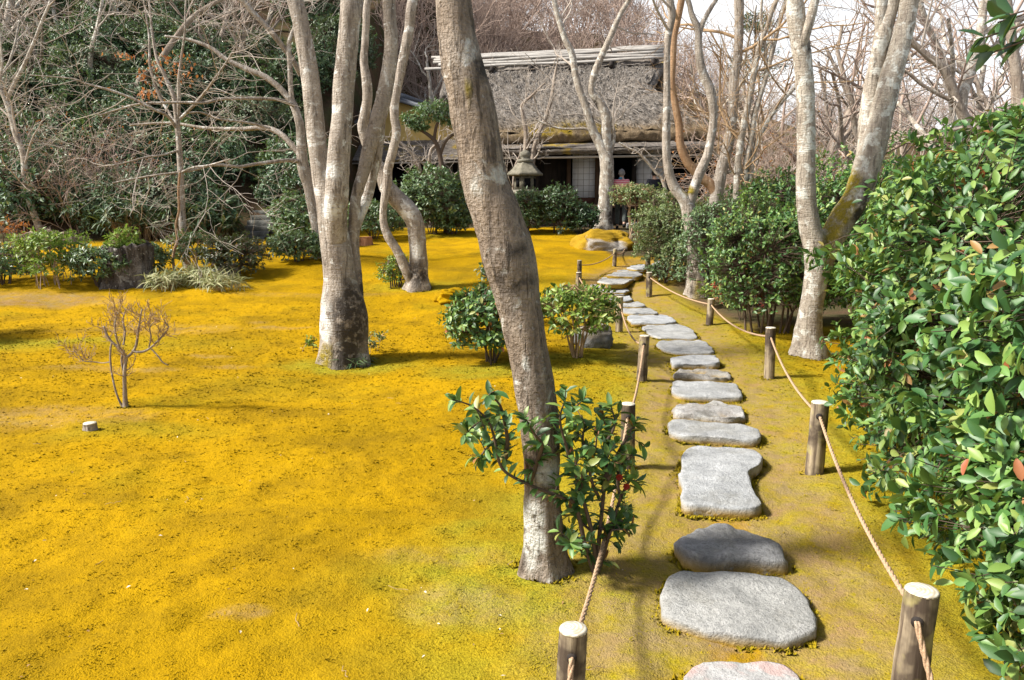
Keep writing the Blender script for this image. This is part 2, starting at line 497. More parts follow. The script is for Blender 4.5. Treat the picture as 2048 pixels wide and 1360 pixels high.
def make_moss():
    a = NT('moss ground')
    c, fine, mid = moss_color(a)
    soil = a.mix(a.noise(40, 4), (.17, .122, .058), (.33, .245, .125))
    soil = a.mix(a.ramp(a.noise(2.5, 4), [(.4, 0.0), (.65, .8)]), soil, (.28, .165, .08))
    sf = a.math('MULTIPLY', a.attr('soil'), a.ramp(a.noise(7, 5, .65), [(.31, .02), (.62, .95)]), True)
    c = a.mix(sf, c, soil)
    lit = a.mix(a.noise(9, 5, .7), (.055, .036, .022), (.14, .09, .055))
    lit = a.mix(a.ramp(a.noise(1.3, 4), [(.42, 0.0), (.6, .7)]), lit, (.055, .065, .025))
    c = a.mix(a.attr('wood'), c, lit)
    h = a.math('ADD', a.math('ADD', a.math('MULTIPLY', fine, .6), a.math('MULTIPLY', a.noise(9, 5, .7), 3.0)), a.math('ADD', a.noise(24, 4, .6), a.noise(140, 2)))
    a.bump(h, .6, .014)
    return a.done(c, .95, .04)

def make_tuft():
    a = NT('moss tufts')
    c, fine, mid = moss_color(a)
    c = a.mix(a.attr('rnd'), a.mix(.12, c, (.16, .10, .006)), a.mix(.18, c, (.62, .41, .03)))
    g = a.n('ShaderNodeNewGeometry')      # soft cushion: blades share most of the carpet's normal
    va = a.n('ShaderNodeVectorMath', operation='MULTIPLY_ADD'); a.put(va.inputs[0], g.outputs['Normal']); va.inputs[1].default_value = (.4, .4, .4); va.inputs[2].default_value = (0, 0, 1)
    vn = a.n('ShaderNodeVectorMath', operation='NORMALIZE'); a.put(vn.inputs[0], va.outputs[0]); a.put(a.bsdf.inputs['Normal'], vn.outputs[0])
    a.done(c, .9, .05)
    return a.m

def leafmat(name, stops, rough=.38, spec=.5, trans=.22, tcol=None):
    a = NT(name)
    c = a.ramp(a.attr('rnd'), stops)
    c = a.mix(a.math('MULTIPLY', a.n('ShaderNodeObjectInfo').outputs['Random'], .25), c, (.09, .10, .03))
    a.done(c, rough, spec)
    b = a.n('ShaderNodeBsdfTranslucent'); a.put(b.inputs[0], a.mix(.5, c, tcol or (.22, .30, .03)))
    m = a.n('ShaderNodeMixShader'); m.inputs[0].default_value = trans
    a.t.links.new(a.bsdf.outputs[0], m.inputs[1]); a.t.links.new(b.outputs[0], m.inputs[2]); a.t.links.new(m.outputs[0], a.out.inputs[0])
    return a.m

def barkmat(name, base, dark, pale, lichen=.5, ring=.3, streak=.7, lich_col=(.60, .60, .55), bump=.6, sc=1.0):
    a = NT(name)
    st = a.noise((16 * sc, 16 * sc, 2.2 * sc), 5, .65, .4)
    bl2 = a.noise((4.5 * sc, 4.5 * sc, 1.6 * sc), 5, .7, .8)
    rg = a.noise((5 * sc, 5 * sc, 34 * sc), 3, .6, .8)
    bl = a.noise(2.6 * sc, 4, .6)
    fi = a.noise(55 * sc, 4, .65)
    ck = a.noise((36 * sc, 36 * sc, 5 * sc), 3, .6, .5)
    c = a.mix(a.ramp(st, [(.36, 1.0), (.56, 0.0)]), base, dark)
    c = a.mix(a.ramp(bl, [(.45, 0.0), (.68, .75)]), c, pale)
    c = a.mix(a.math('MULTIPLY', a.ramp(bl2, [(.44, .85), (.54, 0.0)]), streak), c, a.mix(.45, base, dark))
    c = a.mix(a.math('MULTIPLY', a.ramp(rg, [(.30, 1.0), (.48, 0.0)]), ring), c, dark)
    c = a.mix(a.ramp(fi, [(.34, .5), (.55, 0.0)]), c, dark)
    c = a.mix(a.math('MULTIPLY', a.ramp(ck, [(.36, .9), (.43, 0.0)]), streak), c, a.mix(.6, dark, (.03, .025, .02)))
    l1 = a.ramp(a.noise(6.5 * sc, 5, .62, .5), [(.70 - .22 * lichen, 0.0), (.76 - .22 * lichen, 1.0)])
    c = a.mix(a.math('MULTIPLY', l1, a.ramp(fi, [(.35, .45), (.6, .95)])), c, lich_col)
    l2 = a.ramp(a.noise(19 * sc, 3, .5), [(.66, 0.0), (.70, .8)])
    c = a.mix(a.math('MULTIPLY', l2, lichen), c, (.66, .67, .63))
    nz = a.noise(11, 4, .65)
    c = a.mix(a.math('MULTIPLY', a.attr('dark'), a.ramp(nz, [(.36, .2), (.5, 1.0)]), True), c, (.055, .047, .04))
    c = a.mix(a.math('MULTIPLY', a.attr('pale'), a.ramp(nz, [(.40, 0.0), (.52, 1.0)]), True), c, lich_col)
    mo = a.math('MULTIPLY', a.attr('moss'), a.ramp(a.noise(14, 4, .7), [(.34, .3), (.52, 1.0)]), True)
    c = a.mix(mo, c, a.mix(fi, (.12, .10, .012), (.36, .27, .03)))
    h = a.math('ADD', a.math('ADD', a.math('MULTIPLY', st, 1.0), a.math('MULTIPLY', rg, ring * 1.6)), a.math('ADD', a.math('MULTIPLY', fi, .5), a.math('MULTIPLY', mo, .8)))
    a.bump(h, bump, .05)
    return a.done(c, .9, .2)

def twigmat(name, c1, c2):
    a = NT(name)
    return a.done(a.mix(a.attr('rnd'), a.mix(a.noise(8, 3), c1, c2), a.mix(a.noise(3, 3), c2, c1)), .85, .2)

def stonemat(name, c1, c2, spot, crack=(.10, .10, .10), sc=1.0, bump=.6, tint=None):
    a = NT(name, True)
    n1 = a.noise(5 * sc, 6, .65); n2 = a.noise(38 * sc, 5, .7); n3 = a.noise(120 * sc, 3, .6)
    c = a.mix(a.ramp(n1, [(.34, 0.0), (.62, 1.0)]), c1, c2)
    c = a.mix(a.ramp(n2, [(.32, .6), (.50, 0.0)]), c, spot)
    c = a.mix(a.ramp(n3, [(.30, .55), (.47, 0.0)]), c, crack)
    if tint: c = a.mix(a.ramp(a.noise(3.1, 4, .6, .6), [(.53, 0.0), (.62, .8)]), c, tint)
    rn = a.n('ShaderNodeObjectInfo').outputs['Random']
    c = a.mix(1.0, c, a.ramp(rn, [(0, (.72, .70, .66)), (.35, (.95, .97, 1.0)), (.7, (.84, .82, .78)), (1, (1.0, .99, .97))]), 'MULTIPLY')
    c = a.mix(a.ramp(a.noise(2.6, 5, .7), [(.50, 0.0), (.66, .4)]), c, (.20, .19, .15))
    mo = a.math('MULTIPLY', a.attr('moss'), a.ramp(a.noise(7, 5, .7), [(.30, 0.0), (.42, 1.0)]), True)
    c = a.mix(mo, c, a.mix(n2, (.20, .13, .008), (.46, .28, .014)))
    a.bump(a.math('ADD', a.math('ADD', n1, n2), a.math('MULTIPLY', n3, .4)), bump, .02)
    return a.done(c, .92, .2)

def plain(name, c1, c2, sc=20, rough=.8, spec=.3, bump=.3, aniso=None, det=4):
    a = NT(name)
    f = a.noise(aniso or sc, det, .6)
    a.bump(f, bump, .01)
    return a.done(a.mix(a.ramp(f, [(.3, 0.0), (.7, 1.0)]), c1, c2), rough, spec)

M = {}
M['moss'] = make_moss(); M['tuft'] = make_tuft()
G = lambda r, g, b: (r, g, b)
M['camellia'] = leafmat('camellia leaf', [(0, (.018, .070, .020)), (.42, (.050, .150, .038)), (.70, (.135, .270, .055)), (.93, (.25, .36, .080)), (.975, (.30, .30, .08)), (.985, (.34, .17, .05)), (1, (.34, .10, .045))], .48, .6)
M['hedge'] = leafmat('hedge leaf', [(0, (.026, .095, .028)), (.4, (.070, .190, .048)), (.75, (.150, .295, .058)), (.95, (.27, .38, .08)), (.985, (.32, .36, .08)), (1, (.36, .22, .05))], .48, .6)
M['deep'] = leafmat('deep green leaf', [(0, (.016, .056, .022)), (.6, (.040, .112, .040)), (1, (.105, .19, .070))], .42, .7, .15)
M['bank'] = leafmat('bank evergreen leaf', [(0, (.022, .066, .030)), (.5, (.065, .150, .066)), (.85, (.15, .25, .12)), (1, (.24, .29, .18))], .5, .6, .15)
M['bankb'] = leafmat('bank grey green leaf', [(0, (.045, .085, .045)), (.6, (.115, .175, .095)), (1, (.26, .31, .20))], .5, .5, .15)
M['light'] = leafmat('light green leaf', [(0, (0.081, 0.149, 0.025)), (.5, (0.172, 0.287, 0.046)), (.9, (0.310, 0.414, 0.081)), (1, (0.460, 0.414, 0.115))], .42, .45, .3)
M['lime'] = leafmat('lime leaf', [(0, (.10, .20, .02)), (.6, (.22, .36, .05)), (1, (.36, .46, .10))], .45, .4, .35)
M['mid'] = leafmat('mid green leaf', [(0, (.035, .090, .034)), (.5, (.085, .175, .062)), (.92, (.17, .27, .11)), (1, (.28, .31, .15))], .45, .7, .2)
M['olive'] = leafmat('olive leaf', [(0, (.085, .145, .048)), (.45, (.165, .245, .082)), (.85, (.28, .35, .15)), (.95, (.36, .35, .14)), (1, (.30, .13, .07))], .48, .6, .25)
M['burgundy'] = leafmat('burgundy green leaf', [(0, (0.025, 0.044, 0.020)), (.5, (0.049, 0.077, 0.031)), (.8, (0.099, 0.111, 0.055)), (1, (0.144, 0.066, 0.055))], .45, .45, .15)
M['red'] = leafmat('red autumn leaf', [(0, (.25, .04, .03)), (.6, (.42, .08, .05)), (1, (.45, .20, .06))], .5, .4, .3, (.5, .08, .03))
M['orange'] = leafmat('orange autumn leaf', [(0, (.32, .11, .03)), (.6, (.48, .18, .05)), (1, (.42, .25, .10))], .55, .3, .3, (.55, .2, .04))
M['sasa'] = leafmat('pale bamboo grass', [(0, (.17, .21, .08)), (.5, (.34, .36, .17)), (1, (.58, .55, .33))], .5, .4, .25, (.4, .42, .15))
M['sasad'] = leafmat('dark bamboo grass', [(0, (.025, .07, .03)), (.6, (.06, .13, .055)), (.82, (.14, .20, .11)), (1, (.46, .46, .30))], .5, .5, .15)
M['yellow'] = leafmat('yellow leaf', [(0, (.65, .38, .02)), (1, (.75, .30, .02))], .5, .3, .3, (.8, .5, .03))
M['flower'] = leafmat('red camellia petal', [(0, (.30, .01, .012)), (1, (.48, .03, .03))], .5, .3, .3, (.5, .02, .02))
M['barkb'] = barkmat('brown bark', (.31, .245, .185), (.085, .065, .05), (.45, .395, .335), .38, .16, .8, (.56, .56, .52), 1.0)
M['barkg'] = barkmat('grey bark', (.405, .355, .30), (.165, .135, .108), (.54, .49, .43), .58, .3, .75, (.62, .62, .59), .7)
M['barkp'] = barkmat('pale lichen bark', (.44, .39, .32), (.19, .155, .125), (.57, .52, .44), .8, .4, .7, (.62, .62, .57), .6)
M['barkt'] = barkmat('tan smooth bark', (.38, .25, .15), (.22, .12, .06), (.46, .31, .19), .06, .5, .5, (.5, .46, .38), .35)
M['barkf'] = barkmat('far grey bark', (.36, .30, .24), (.16, .12, .095), (.47, .42, .36), .4, .2, .7, (.5, .5, .46), .4)
M['twig'] = twigmat('grey twig', (.30, .25, .21), (.48, .43, .375))
M['twigr'] = twigmat('reddish twig', (.27, .185, .145), (.46, .37, .315))
M['twigd'] = twigmat('dark twig', (.06, .043, .03), (.14, .10, .075))
M['twigo'] = twigmat('tan twig', (.28, .18, .10), (.42, .30, .18))
M['stone_pale'] = stonemat('pale stepping stone', (.30, .31, .315), (.48, .49, .495), (.18, .185, .19), (.10, .10, .10), 1.2, .8)
M['stone_grey'] = stonemat('grey stepping stone', (.26, .27, .28), (.40, .41, .42), (.18, .18, .19))
M['stone_dark'] = stonemat('dark slate stone', (.15, .155, .165), (.34, .35, .37), (.085, .085, .095), (.07, .07, .07))
M['stone_rough'] = stonemat('rough stone', (.28, .26, .24), (.46, .455, .44), (.13, .11, .09), (.06, .05, .05), 1.3, .9)
M['stone_pink'] = stonemat('pinkish stone', (.34, .34, .34), (.50, .50, .50), (.25, .25, .25), tint=(.46, .32, .30))
M['rock'] = stonemat('mossy rock', (.34, .30, .27), (.55, .53, .50), (.16, .14, .12), (.05, .05, .04), 1.4, .9)
M['lantern'] = stonemat('old lantern stone', (.15, .14, .105), (.27, .25, .20), (.09, .09, .06), (.08, .08, .06), 1.5, .7)
M['step'] = stonemat('shadow toned step stone', (.07, .07, .062), (.17, .17, .155), (.045, .05, .035))  # stone darkened to carry the bushes' shadow in its colour
def postmat():
    a = NT('weathered post wood', True)
    st = a.noise((42, 42, 3.2), 5, .6, .3); bl = a.noise(4.0, 4, .6)
    c = a.mix(a.ramp(st, [(.34, 0.0), (.62, 1.0)]), (.085, .06, .042), (.36, .295, .20))
    c = a.mix(a.ramp(bl, [(.43, 0.0), (.57, .88)]), c, (.048, .034, .026))
    c = a.mix(a.ramp(a.noise(9, 3), [(.56, 0.0), (.66, .6)]), c, (.34, .30, .12))
    a.bump(st, .6, .006)
    return a.done(c, .85, .2)
def endmat():
    a = NT('sawn wood end')
    wv = a.n('ShaderNodeTexWave', wave_type='RINGS', rings_direction='Z')
    a.t.links.new(a.coord(), wv.inputs['Vector']); wv.inputs['Scale'].default_value = 26; wv.inputs['Distortion'].default_value = 1.5
    c = a.mix(wv.outputs['Fac'], (.42, .37, .28), (.70, .66, .56))
    c = a.mix(a.ramp(a.noise(30, 4), [(.35, .7), (.5, 0.0)]), c, (.35, .30, .20))
    return a.done(c, .85, .2)
M['post'] = postmat(); M['sawn'] = endmat()
def ropemat():
    a = NT('straw rope')
    f = a.noise(150, 3, .7)
    a.bump(f, .8, .004)
    return a.done(a.mix(a.ramp(f, [(.3, 0.0), (.65, 1.0)]), (.27, .17, .10), (.50, .355, .235)), .95, .1)
M['rope'] = ropemat()
def thatchmat():
    a = NT('old thatch')
    s = a.noise((9, 9, 2.6), 5, .72, .6); g = a.noise(.8, 4, .6); f = a.noise(26, 4, .75)
    c = a.mix(a.ramp(s, [(.30, 0.0), (.66, 1.0)]), (.09, .078, .066), (.34, .305, .265))
    c = a.mix(a.ramp(f, [(.52, 0.0), (.68, .8)]), c, (.56, .51, .47))
    c = a.mix(a.ramp(f, [(.30, .8), (.44, 0.0)]), c, (.06, .05, .045))
    c = a.mix(a.math('MULTIPLY', a.attr('brown'), .75), c, a.mix(s, (.12, .085, .05), (.38, .27, .14)))
    c = a.mix(a.ramp(a.attr('rnd'), [(.55, 0.0), (1.0, .75)]), c, (.52, .49, .46))
    c = a.mix(a.ramp(a.attr('rnd'), [(0.0, .8), (.45, 0.0)]), c, (.05, .045, .04))
    mo = a.math('MULTIPLY', a.attr('moss'), a.ramp(a.noise(2.2, 5, .7), [(.46, 0.0), (.60, 1.0)]))
    c = a.mix(mo, c, a.mix(f, (.20, .14, .015), (.42, .30, .03)))
    a.bump(a.math('ADD', s, f), 1.0, .10)
    return a.done(c, .95, .1)
M['thatch'] = thatchmat()
M['pole'] = plain('weathered bamboo pole', (.22, .205, .185), (.43, .41, .38), rough=.6, aniso=(2, 14, 14))
M['darkwood'] = plain('dark old timber', (.012, .010, .009), (.04, .03, .025), rough=.8, aniso=(14, 14, 2))
M['brownwood'] = plain('brown old timber', (.06, .035, .022), (.12, .075, .045), rough=.8, aniso=(14, 14, 2))
M['redwood'] = plain('reddish board', (.07, .028, .02), (.13, .055, .035), rough=.75, aniso=(3, 14, 14))
def shinglemat():
    a = NT('bark shingle roof')
    s = a.noise((3, 20, 20), 5, .7); f = a.noise(14, 4, .7)
    c = a.mix(a.ramp(s, [(.32, 0.0), (.66, 1.0)]), (.05, .042, .038), (.27, .24, .21))
    c = a.mix(a.ramp(f, [(.58, 0.0), (.68, .7)]), c, (.46, .41, .36))
    mo = a.ramp(a.noise(1.1, 4, .65), [(.56, 0.0), (.64, .85)])
    c = a.mix(mo, c, a.mix(f, (.22, .15, .02), (.42, .30, .05)))
    a.bump(a.math('ADD', s, f), .9, .05)
    return a.done(c, .92, .15)
M['shingle'] = shinglemat()
M['edge'] = plain('weathered eave board', (.28, .25, .21), (.46, .42, .36), rough=.8, aniso=(2, 14, 14))
M['ochre'] = plain('ochre plaster', (.62, .42, .13), (.74, .53, .20), 3, .9, .1, .1)
M['paper'] = plain('paper screen', (.80, .83, .87), (.86, .88, .91), 6, .8, .2, .05)
M['wallgrey'] = plain('grey plaster', (.20, .20, .19), (.30, .30, .29), 5, .9, .1, .1)
M['void'] = plain('unlit room black', (.006, .006, .007), (.010, .010, .011), 3, .9, .1, .05)  # near-black colour stands in for the shade of unlit rooms and openings
M['tile'] = plain('blue grey roof tile', (.09, .10, .12), (.17, .185, .21), 12, .5, .4, .3)
M['skin'] = plain('skin', (.48, .30, .22), (.55, .36, .27), 40, .55, .4, .05)
M['hair'] = plain('grey hair', (.11, .105, .10), (.22, .215, .21), rough=.6, aniso=(60, 60, 12))
M['hairb'] = plain('black hair', (.012, .011, .010), (.03, .026, .024), rough=.5, aniso=(60, 60, 12))
M['navy'] = plain('navy coat', (.010, .011, .018), (.02, .021, .03), 30, .85, .2, .2)
M['black'] = plain('black jacket', (.012, .012, .013), (.022, .022, .024), 30, .85, .2, .2)
M['trouser'] = plain('grey trousers', (.05, .06, .055), (.085, .095, .09), 30, .9, .15, .2)
M['blue'] = plain('blue scarf', (.05, .17, .30), (.10, .28, .42), 25, .9, .15, .2)
def stripemat():
    a = NT('pink striped jacket')
    wv = a.n('ShaderNodeTexWave', bands_direction='Z'); a.t.links.new(a.coord(), wv.inputs['Vector']); wv.inputs['Scale'].default_value = 5.2
    return a.done(a.mix(a.ramp(wv.outputs['Fac'], [(.45, 0.0), (.55, 1.0)]), (.52, .12, .17), (.62, .36, .38)), .9, .15)
M['stripe'] = stripemat()
M['stump'] = barkmat('rotting stump wood', (.14, .12, .105), (.03, .024, .02), (.36, .33, .30), .5, .1, .9, (.34, .33, .30), 1.0)
M['stumpo'] = plain('orange stump wood', (.22, .09, .04), (.40, .20, .10), rough=.9, aniso=(20, 20, 4))
M['hillm'] = None
# ---------------------------------------------------------------- ground sheet
def masks(x, y):
    d = path_dist(x, y)
    p = np.stack([x, y, 0 * x], -1)
    n = fbm(p * 1.4, 21, 3)
    soil = sstep(.95, .42, d + .16 * n) * sstep(20, 15, y) * (.9 + .2 * n)
    for (px, py, rx, ry, s) in SOIL:
        g = at_ground(px, py)
        q = ((x - g[0]) / rx) ** 2 + ((y - g[1]) / ry) ** 2
        soil = np.maximum(soil, s * sstep(1.25, .45, np.sqrt(q) + .35 * n))
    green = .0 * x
    for (px, py, rx, ry, s) in GREEN_AND_SHADOW:
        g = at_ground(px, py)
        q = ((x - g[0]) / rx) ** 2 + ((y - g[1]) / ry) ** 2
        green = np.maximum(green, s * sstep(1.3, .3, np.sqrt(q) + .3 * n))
    green = np.maximum(green, .75 * sstep(1.6, .5, np.abs(d - .2) + .25 * n) * sstep(16, 12, y) * (d > .1))
    wood = sstep(-.4, 1.0, y - np.interp(x, _Y0x, _Y0y) + .6 * n + .3)
    wood = np.maximum(wood, sstep(-.3, .5, y - np.interp(x, [-60, -9, -6, -1.8, 0, 1.6, 2.4, 3.1, 60], [20, 20, 25, 24.2, 24.4, 25, 14, 10.4, 7.5]) + .6 * n) * sstep(.7, 1.2, d))
    return soil * (1 - wood), green, wood
SOIL = [(60, 600, 1.6, .55, .9), (300, 660, 1.0, .4, .45), (570, 655, .4, .12, .7), (410, 712, .30, .08, .7), (460, 735, .3, .14, .55), (150, 735, .4, .16, .55),
        (100, 830, .9, .35, .5), (255, 740, .5, .14, .5), (520, 645, .2, .1, .6), (910, 590, .3, .2, .7), (900, 1115, .35, .10, .4), (480, 1225, .10, .05, .6), (600, 590, 1.6, .12, .3),
        (1310, 1040, .18, .18, .9), (1600, 1000, .22, .5, .9), (1300, 860, .2, .5, .8), (1560, 830, .22, .5, .7), (930, 1210, .3, .2, .5)]
GREEN_AND_SHADOW = [(0, 690, 1.5, .55, 1.0), (250, 690, 1.2, .6, .4), (690, 735, .8, .35, .9), (1000, 735, .9, .45, .9), (1160, 715, .9, .4, .9), (980, 1060, .32, .2, .7), (1060, 1180, .75, .6, 1.0),  # first patch paints the left bush's shadow into the moss colour
         (1250, 1200, .5, .5, .7), (840, 572, .9, .4, .7), (350, 570, 1.6, .5, .3), (1180, 465, 1.6, .5, .6), (930, 470, 1.6, .6, .5), (1600, 640, 1.6, 1.0, .6),
         (1700, 950, .7, 2.2, .8), (1720, 1240, .45, .6, .8), (300, 860, .7, .3, .4), (560, 780, 1.0, .5, .2)]
ys = [-4.0]
while ys[-1] < 200:
    ys.append(ys[-1] + .011 * max(ys[-1], 2.4))
ys = np.array(ys)
uu = np.linspace(-1, 1, 440); uu = .72 * uu + .28 * uu ** 3
Wd = 5 + 1.0 * np.maximum(ys, 0)
X = uu[None] * Wd[:, None]; Y = np.repeat(ys[:, None], len(uu), 1)
Z = H(X, Y)
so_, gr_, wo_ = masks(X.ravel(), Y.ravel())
pp = np.stack([X, Y, 0 * X], -1).reshape(-1, 3)
near = sstep(30, 8, Y.ravel())
Zr = Z.ravel() + near * (1 - wo_) * .012 * fbm(pp * 7, 9, 3)
nr, nc = X.shape
ii = (np.arange(nr - 1)[:, None] * nc + np.arange(nc - 1)[None]).ravel()
quad = np.stack([ii, ii + 1, ii + nc + 1, ii + nc], 1)
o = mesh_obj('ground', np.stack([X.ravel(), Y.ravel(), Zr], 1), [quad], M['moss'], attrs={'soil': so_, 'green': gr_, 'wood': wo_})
tag(o, kind='structure')
# moss tufts that can not be counted
rng = np.random.RandomState(4)
N = 300000
ty = np.exp(rng.uniform(math.log(1.5), math.log(18), N))
tx = rng.uniform(-1, 1, N) * (.86 * ty + .3)
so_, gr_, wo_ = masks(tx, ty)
kp = (rng.rand(N) > np.clip(so_ * .95, 0, .9)) & (rng.rand(N) > sstep(8, 18, ty)) & (wo_ < .5)
tx, ty, gr_ = tx[kp], ty[kp], gr_[kp]; N = len(tx)
tz = H(tx, ty) + .012 * fbm(np.stack([tx, ty, 0 * tx], -1) * 7, 9, 3) - .003
cl = .55 + .45 * vnoise(np.stack([tx, ty, 0 * tx], -1) * 14, 31)
hh = (.0034 + .0011 * np.minimum(ty, 9)) * sstep(19, 11, ty) ** .5 * rng.uniform(.6, 1.5, N) * (.6 + .8 * cl)
B = np.stack([tx, ty, tz], 1)
VV, rr, gg = [], [], []
for b in range(2):
    a = rng.uniform(0, 6.283, N); wv = hh * .55
    s = np.stack([-np.sin(a), np.cos(a), 0 * a], 1) * wv[:, None]
    lo_ = rng.uniform(.9, 1.6, N)
    lean = np.stack([np.cos(a) * lo_, np.sin(a) * lo_, rng.uniform(.45, .9, N)], 1) * hh[:, None]
    VV.append(np.stack([B + s, B - s, B + lean], 1).reshape(-1, 3))
    r0 = np.clip(.5 * cl + .5 * rng.rand(N), 0, 1); rr.append(np.stack([r0 * .5, r0 * .5, r0], 1).ravel()); gg.append(np.repeat(gr_, 3))
VV = np.concatenate(VV)
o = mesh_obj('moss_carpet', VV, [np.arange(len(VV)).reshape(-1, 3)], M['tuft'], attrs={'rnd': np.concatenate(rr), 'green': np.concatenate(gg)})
tag(o, kind='stuff', label='golden yellow moss covering the lawn on both sides of the path', cat='moss')
# ---------------------------------------------------------------- stepping stones
FRINGE = []   # outlines along which the moss creeps up
SLAB = ['pinkish pale stepping stone cut off by the bottom edge of the photo',
 'largest pale rounded stepping stone, in front of the dark slate boulder',
 'dark slate boulder in the path with a peaked top, between two pale slabs',
 'large pale L-shaped stepping slab with a notch in its right side',
 'wide pale bar-shaped stepping stone just beyond the L-shaped slab',
 'rough brownish grey stepping stone between two pale bar-shaped stones',
 'pale rectangular stepping stone just beyond the rough brownish one',
 'rough stepping stone with a reddish front edge beside the pale rectangle',
 'bluish grey narrow stepping stone just beyond the stone with the reddish edge',
 'pale four-sided stepping stone between the bluish grey one and a larger slab',
 'broad pale slab where the stepping path starts to bend left',
 'pale stepping slab just beyond the broad slab at the bend, by the slim rope post',
 'flat pale stepping stone, second beyond the broad slab at the bend',
 'thin pale stepping stone, third beyond the broad slab at the bend',
 'small pale stepping stone behind the yellow-green bush, fourth beyond the broad slab at the bend',
 'narrow grey stepping stone behind the top of the yellow-green bush',
 'long thin pale stepping stone where the path bends back to the right',
 'thin pale stepping stone at the leftmost point of the path',
 'broad pale far stepping stone below the paired rope posts',
 'grey far stepping stone just beyond the broad pale far slab',
 'thinnest grey far stepping stone, third from the far end of the path',
 'pale far stepping stone second from the end of the path',
 'farthest stepping stone, by the olive shrub at the end of the path']
for si, ((poly, th, kd), lab) in enumerate(zip(STONES, SLAB)):
    a = np.array(poly, float)
    g = at_ground(*a.mean(0))
    hgt = th * depth(g) / FPX * 1.02
    zt = g[2] + hgt
    W_ = np.array([at_z(px, py, zt) for px, py in a])[:, :2]
    n = 72
    cl_ = np.vstack([W_, W_[:1]]); seg = np.r_[0, np.cumsum(np.hypot(*np.diff(cl_, axis=0).T))]
    t = np.linspace(0, seg[-1], n, endpoint=False)
    lo = np.stack([np.interp(t, seg, cl_[:, k]) for k in (0, 1)], 1)
    for _ in range(2): lo = .5 * lo + .25 * np.roll(lo, 1, 0) + .25 * np.roll(lo, -1, 0)
    c = lo.mean(0)
    lo = c + (lo - c) * 1.03
    rounded = .010 + .06 * hgt if kd != 'dark' else .025
    rings = [(.12, 0, 0), (.3, 0, 0), (.5, 0, 0), (.7, 0, 0), (.88, -.001, 0), (.95, -.05 * rounded, 0), (.982, -.3 * rounded, 0), (.997, -.8 * rounded, .4), (1.0, -.35 * hgt - rounded, 1), (1.005, -.65 * hgt - rounded * .5, 1), (.995, -hgt - .01, 1), (.97, -hgt - .06, 1)]
    V = []
    for s_, dz, nn in rings:
        q = c + (lo - c) * s_
        V.append(np.c_[q, np.full(n, zt + dz)])
    V = np.concatenate(V)
    sc_ = float(np.ptp(lo[:, 0]))
    rough = {'pale': .014, 'grey': .016, 'rough': .038, 'dark': .022, 'pink': .018}[kd]
    V[:, 2] += rough * fbm(V * np.array([1, 1, .5]) * 3.5 / max(.5, sc_), si, 4)
    if kd == 'dark':
        V[:, 2] += .012 * (1 - np.clip(np.hypot((V[:, 0] - c[0] + .02) / (sc_ * .5), (V[:, 1] - c[1] - .12) / .3), 0, 1.3)) - .02
    V[:, :2] += (rough * .9 * fbm(V * 5.5, si + 40, 3))[:, None] * unit(np.c_[V[:, :2] - c])
    FRINGE.append((lo, None, 1.0))
    rim = np.repeat([r_[2] > 0 for r_ in rings], n)
    V[:, :2] += (rim * .012 * fbm(V * 17, si + 70, 2))[:, None] * unit(np.c_[V[:, :2] - c])
    i = np.arange(n); j = (i + 1) % n; m = len(rings)
    q = np.concatenate([np.stack([j + r * n, i + r * n, i + (r + 1) * n, j + (r + 1) * n], 1) for r in range(m - 1)])
    V = np.vstack([V, [c[0], c[1], V[:n, 2].mean()]])
    f3 = np.stack([np.full(n, n * m), i, j], 1)
    zz = V[:, 2]
    o = mesh_obj('stepping_stone', V, [f3, q], M['stone_' + kd], base=(c[0], c[1], g[2]), attrs={'moss': .95 * sstep(g[2] + .75 * hgt, g[2] + .1 * hgt, zz)})
    tag(o, lab, 'stepping stone', 'stepping stones of the garden path')
# ---------------------------------------------------------------- posts and ropes
def post(px, pt, pb, wpx, lab, seed, Y=None):
    g = at_ground(px, pb) if Y is None else at_y(px, pb, Y)
    zt = at_y(px, pt, g[1])[2]
    r = wpx * depth(g) / FPX / 2
    z0 = h1(g[0], g[1])
    root = thing('rope_post', lab, 'post', (g[0], g[1], z0), 0, 'short round rope posts along the path')
    hgt = zt - z0
    mb = MB(); k = 9
    rs = np.random.RandomState(seed)
    lean = rs.normal(0, .014, 2) * hgt / .45
    pts = [(lean[0] * t, lean[1] * t, -.12 + (hgt + .12) * t) for t in np.linspace(0, 1, k)]
    mb.tube(pts, [r * (1.06 - .06 * t) for t in np.linspace(0, 1, k)], 18, False, .05, seed)
    mb.build('shaft', M['post'], root)
    mt = MB(); tp = pts[-1]
    mt.lathe([(r * 1.0, hgt - .004), (r * .99, hgt + .001), (r * .93, hgt + .005), (r * .5, hgt + .006), (r * .1, hgt + .006)], (tp[0], tp[1], 0), 18)
    mt.build('sawn_top', M['sawn'], root)
    hole = np.array([g[0] + lean[0] * .8, g[1] + lean[1] * .8, z0 + hgt - max(.075, hgt * .17)])
    mh = MB(); toc = -np.array([g[0], g[1], 0]); toc /= np.linalg.norm(toc)
    a = np.arange(12) / 12 * 6.283; sd = np.array([toc[1], -toc[0], 0])
    ctr = hole - np.array([g[0], g[1], z0]) + toc * (r * 1.02)
    for rr_, off in ((.34 * r, .004), (.25 * r, .002)):
        pass
    mh.tube([ctr - toc * .012, ctr + toc * .004], [.36 * r, .36 * r], 12)
    mh.build('dark_hole_plug', M['darkwood'], root)  # dark plug stands in for the shade inside the hole
    return hole, r
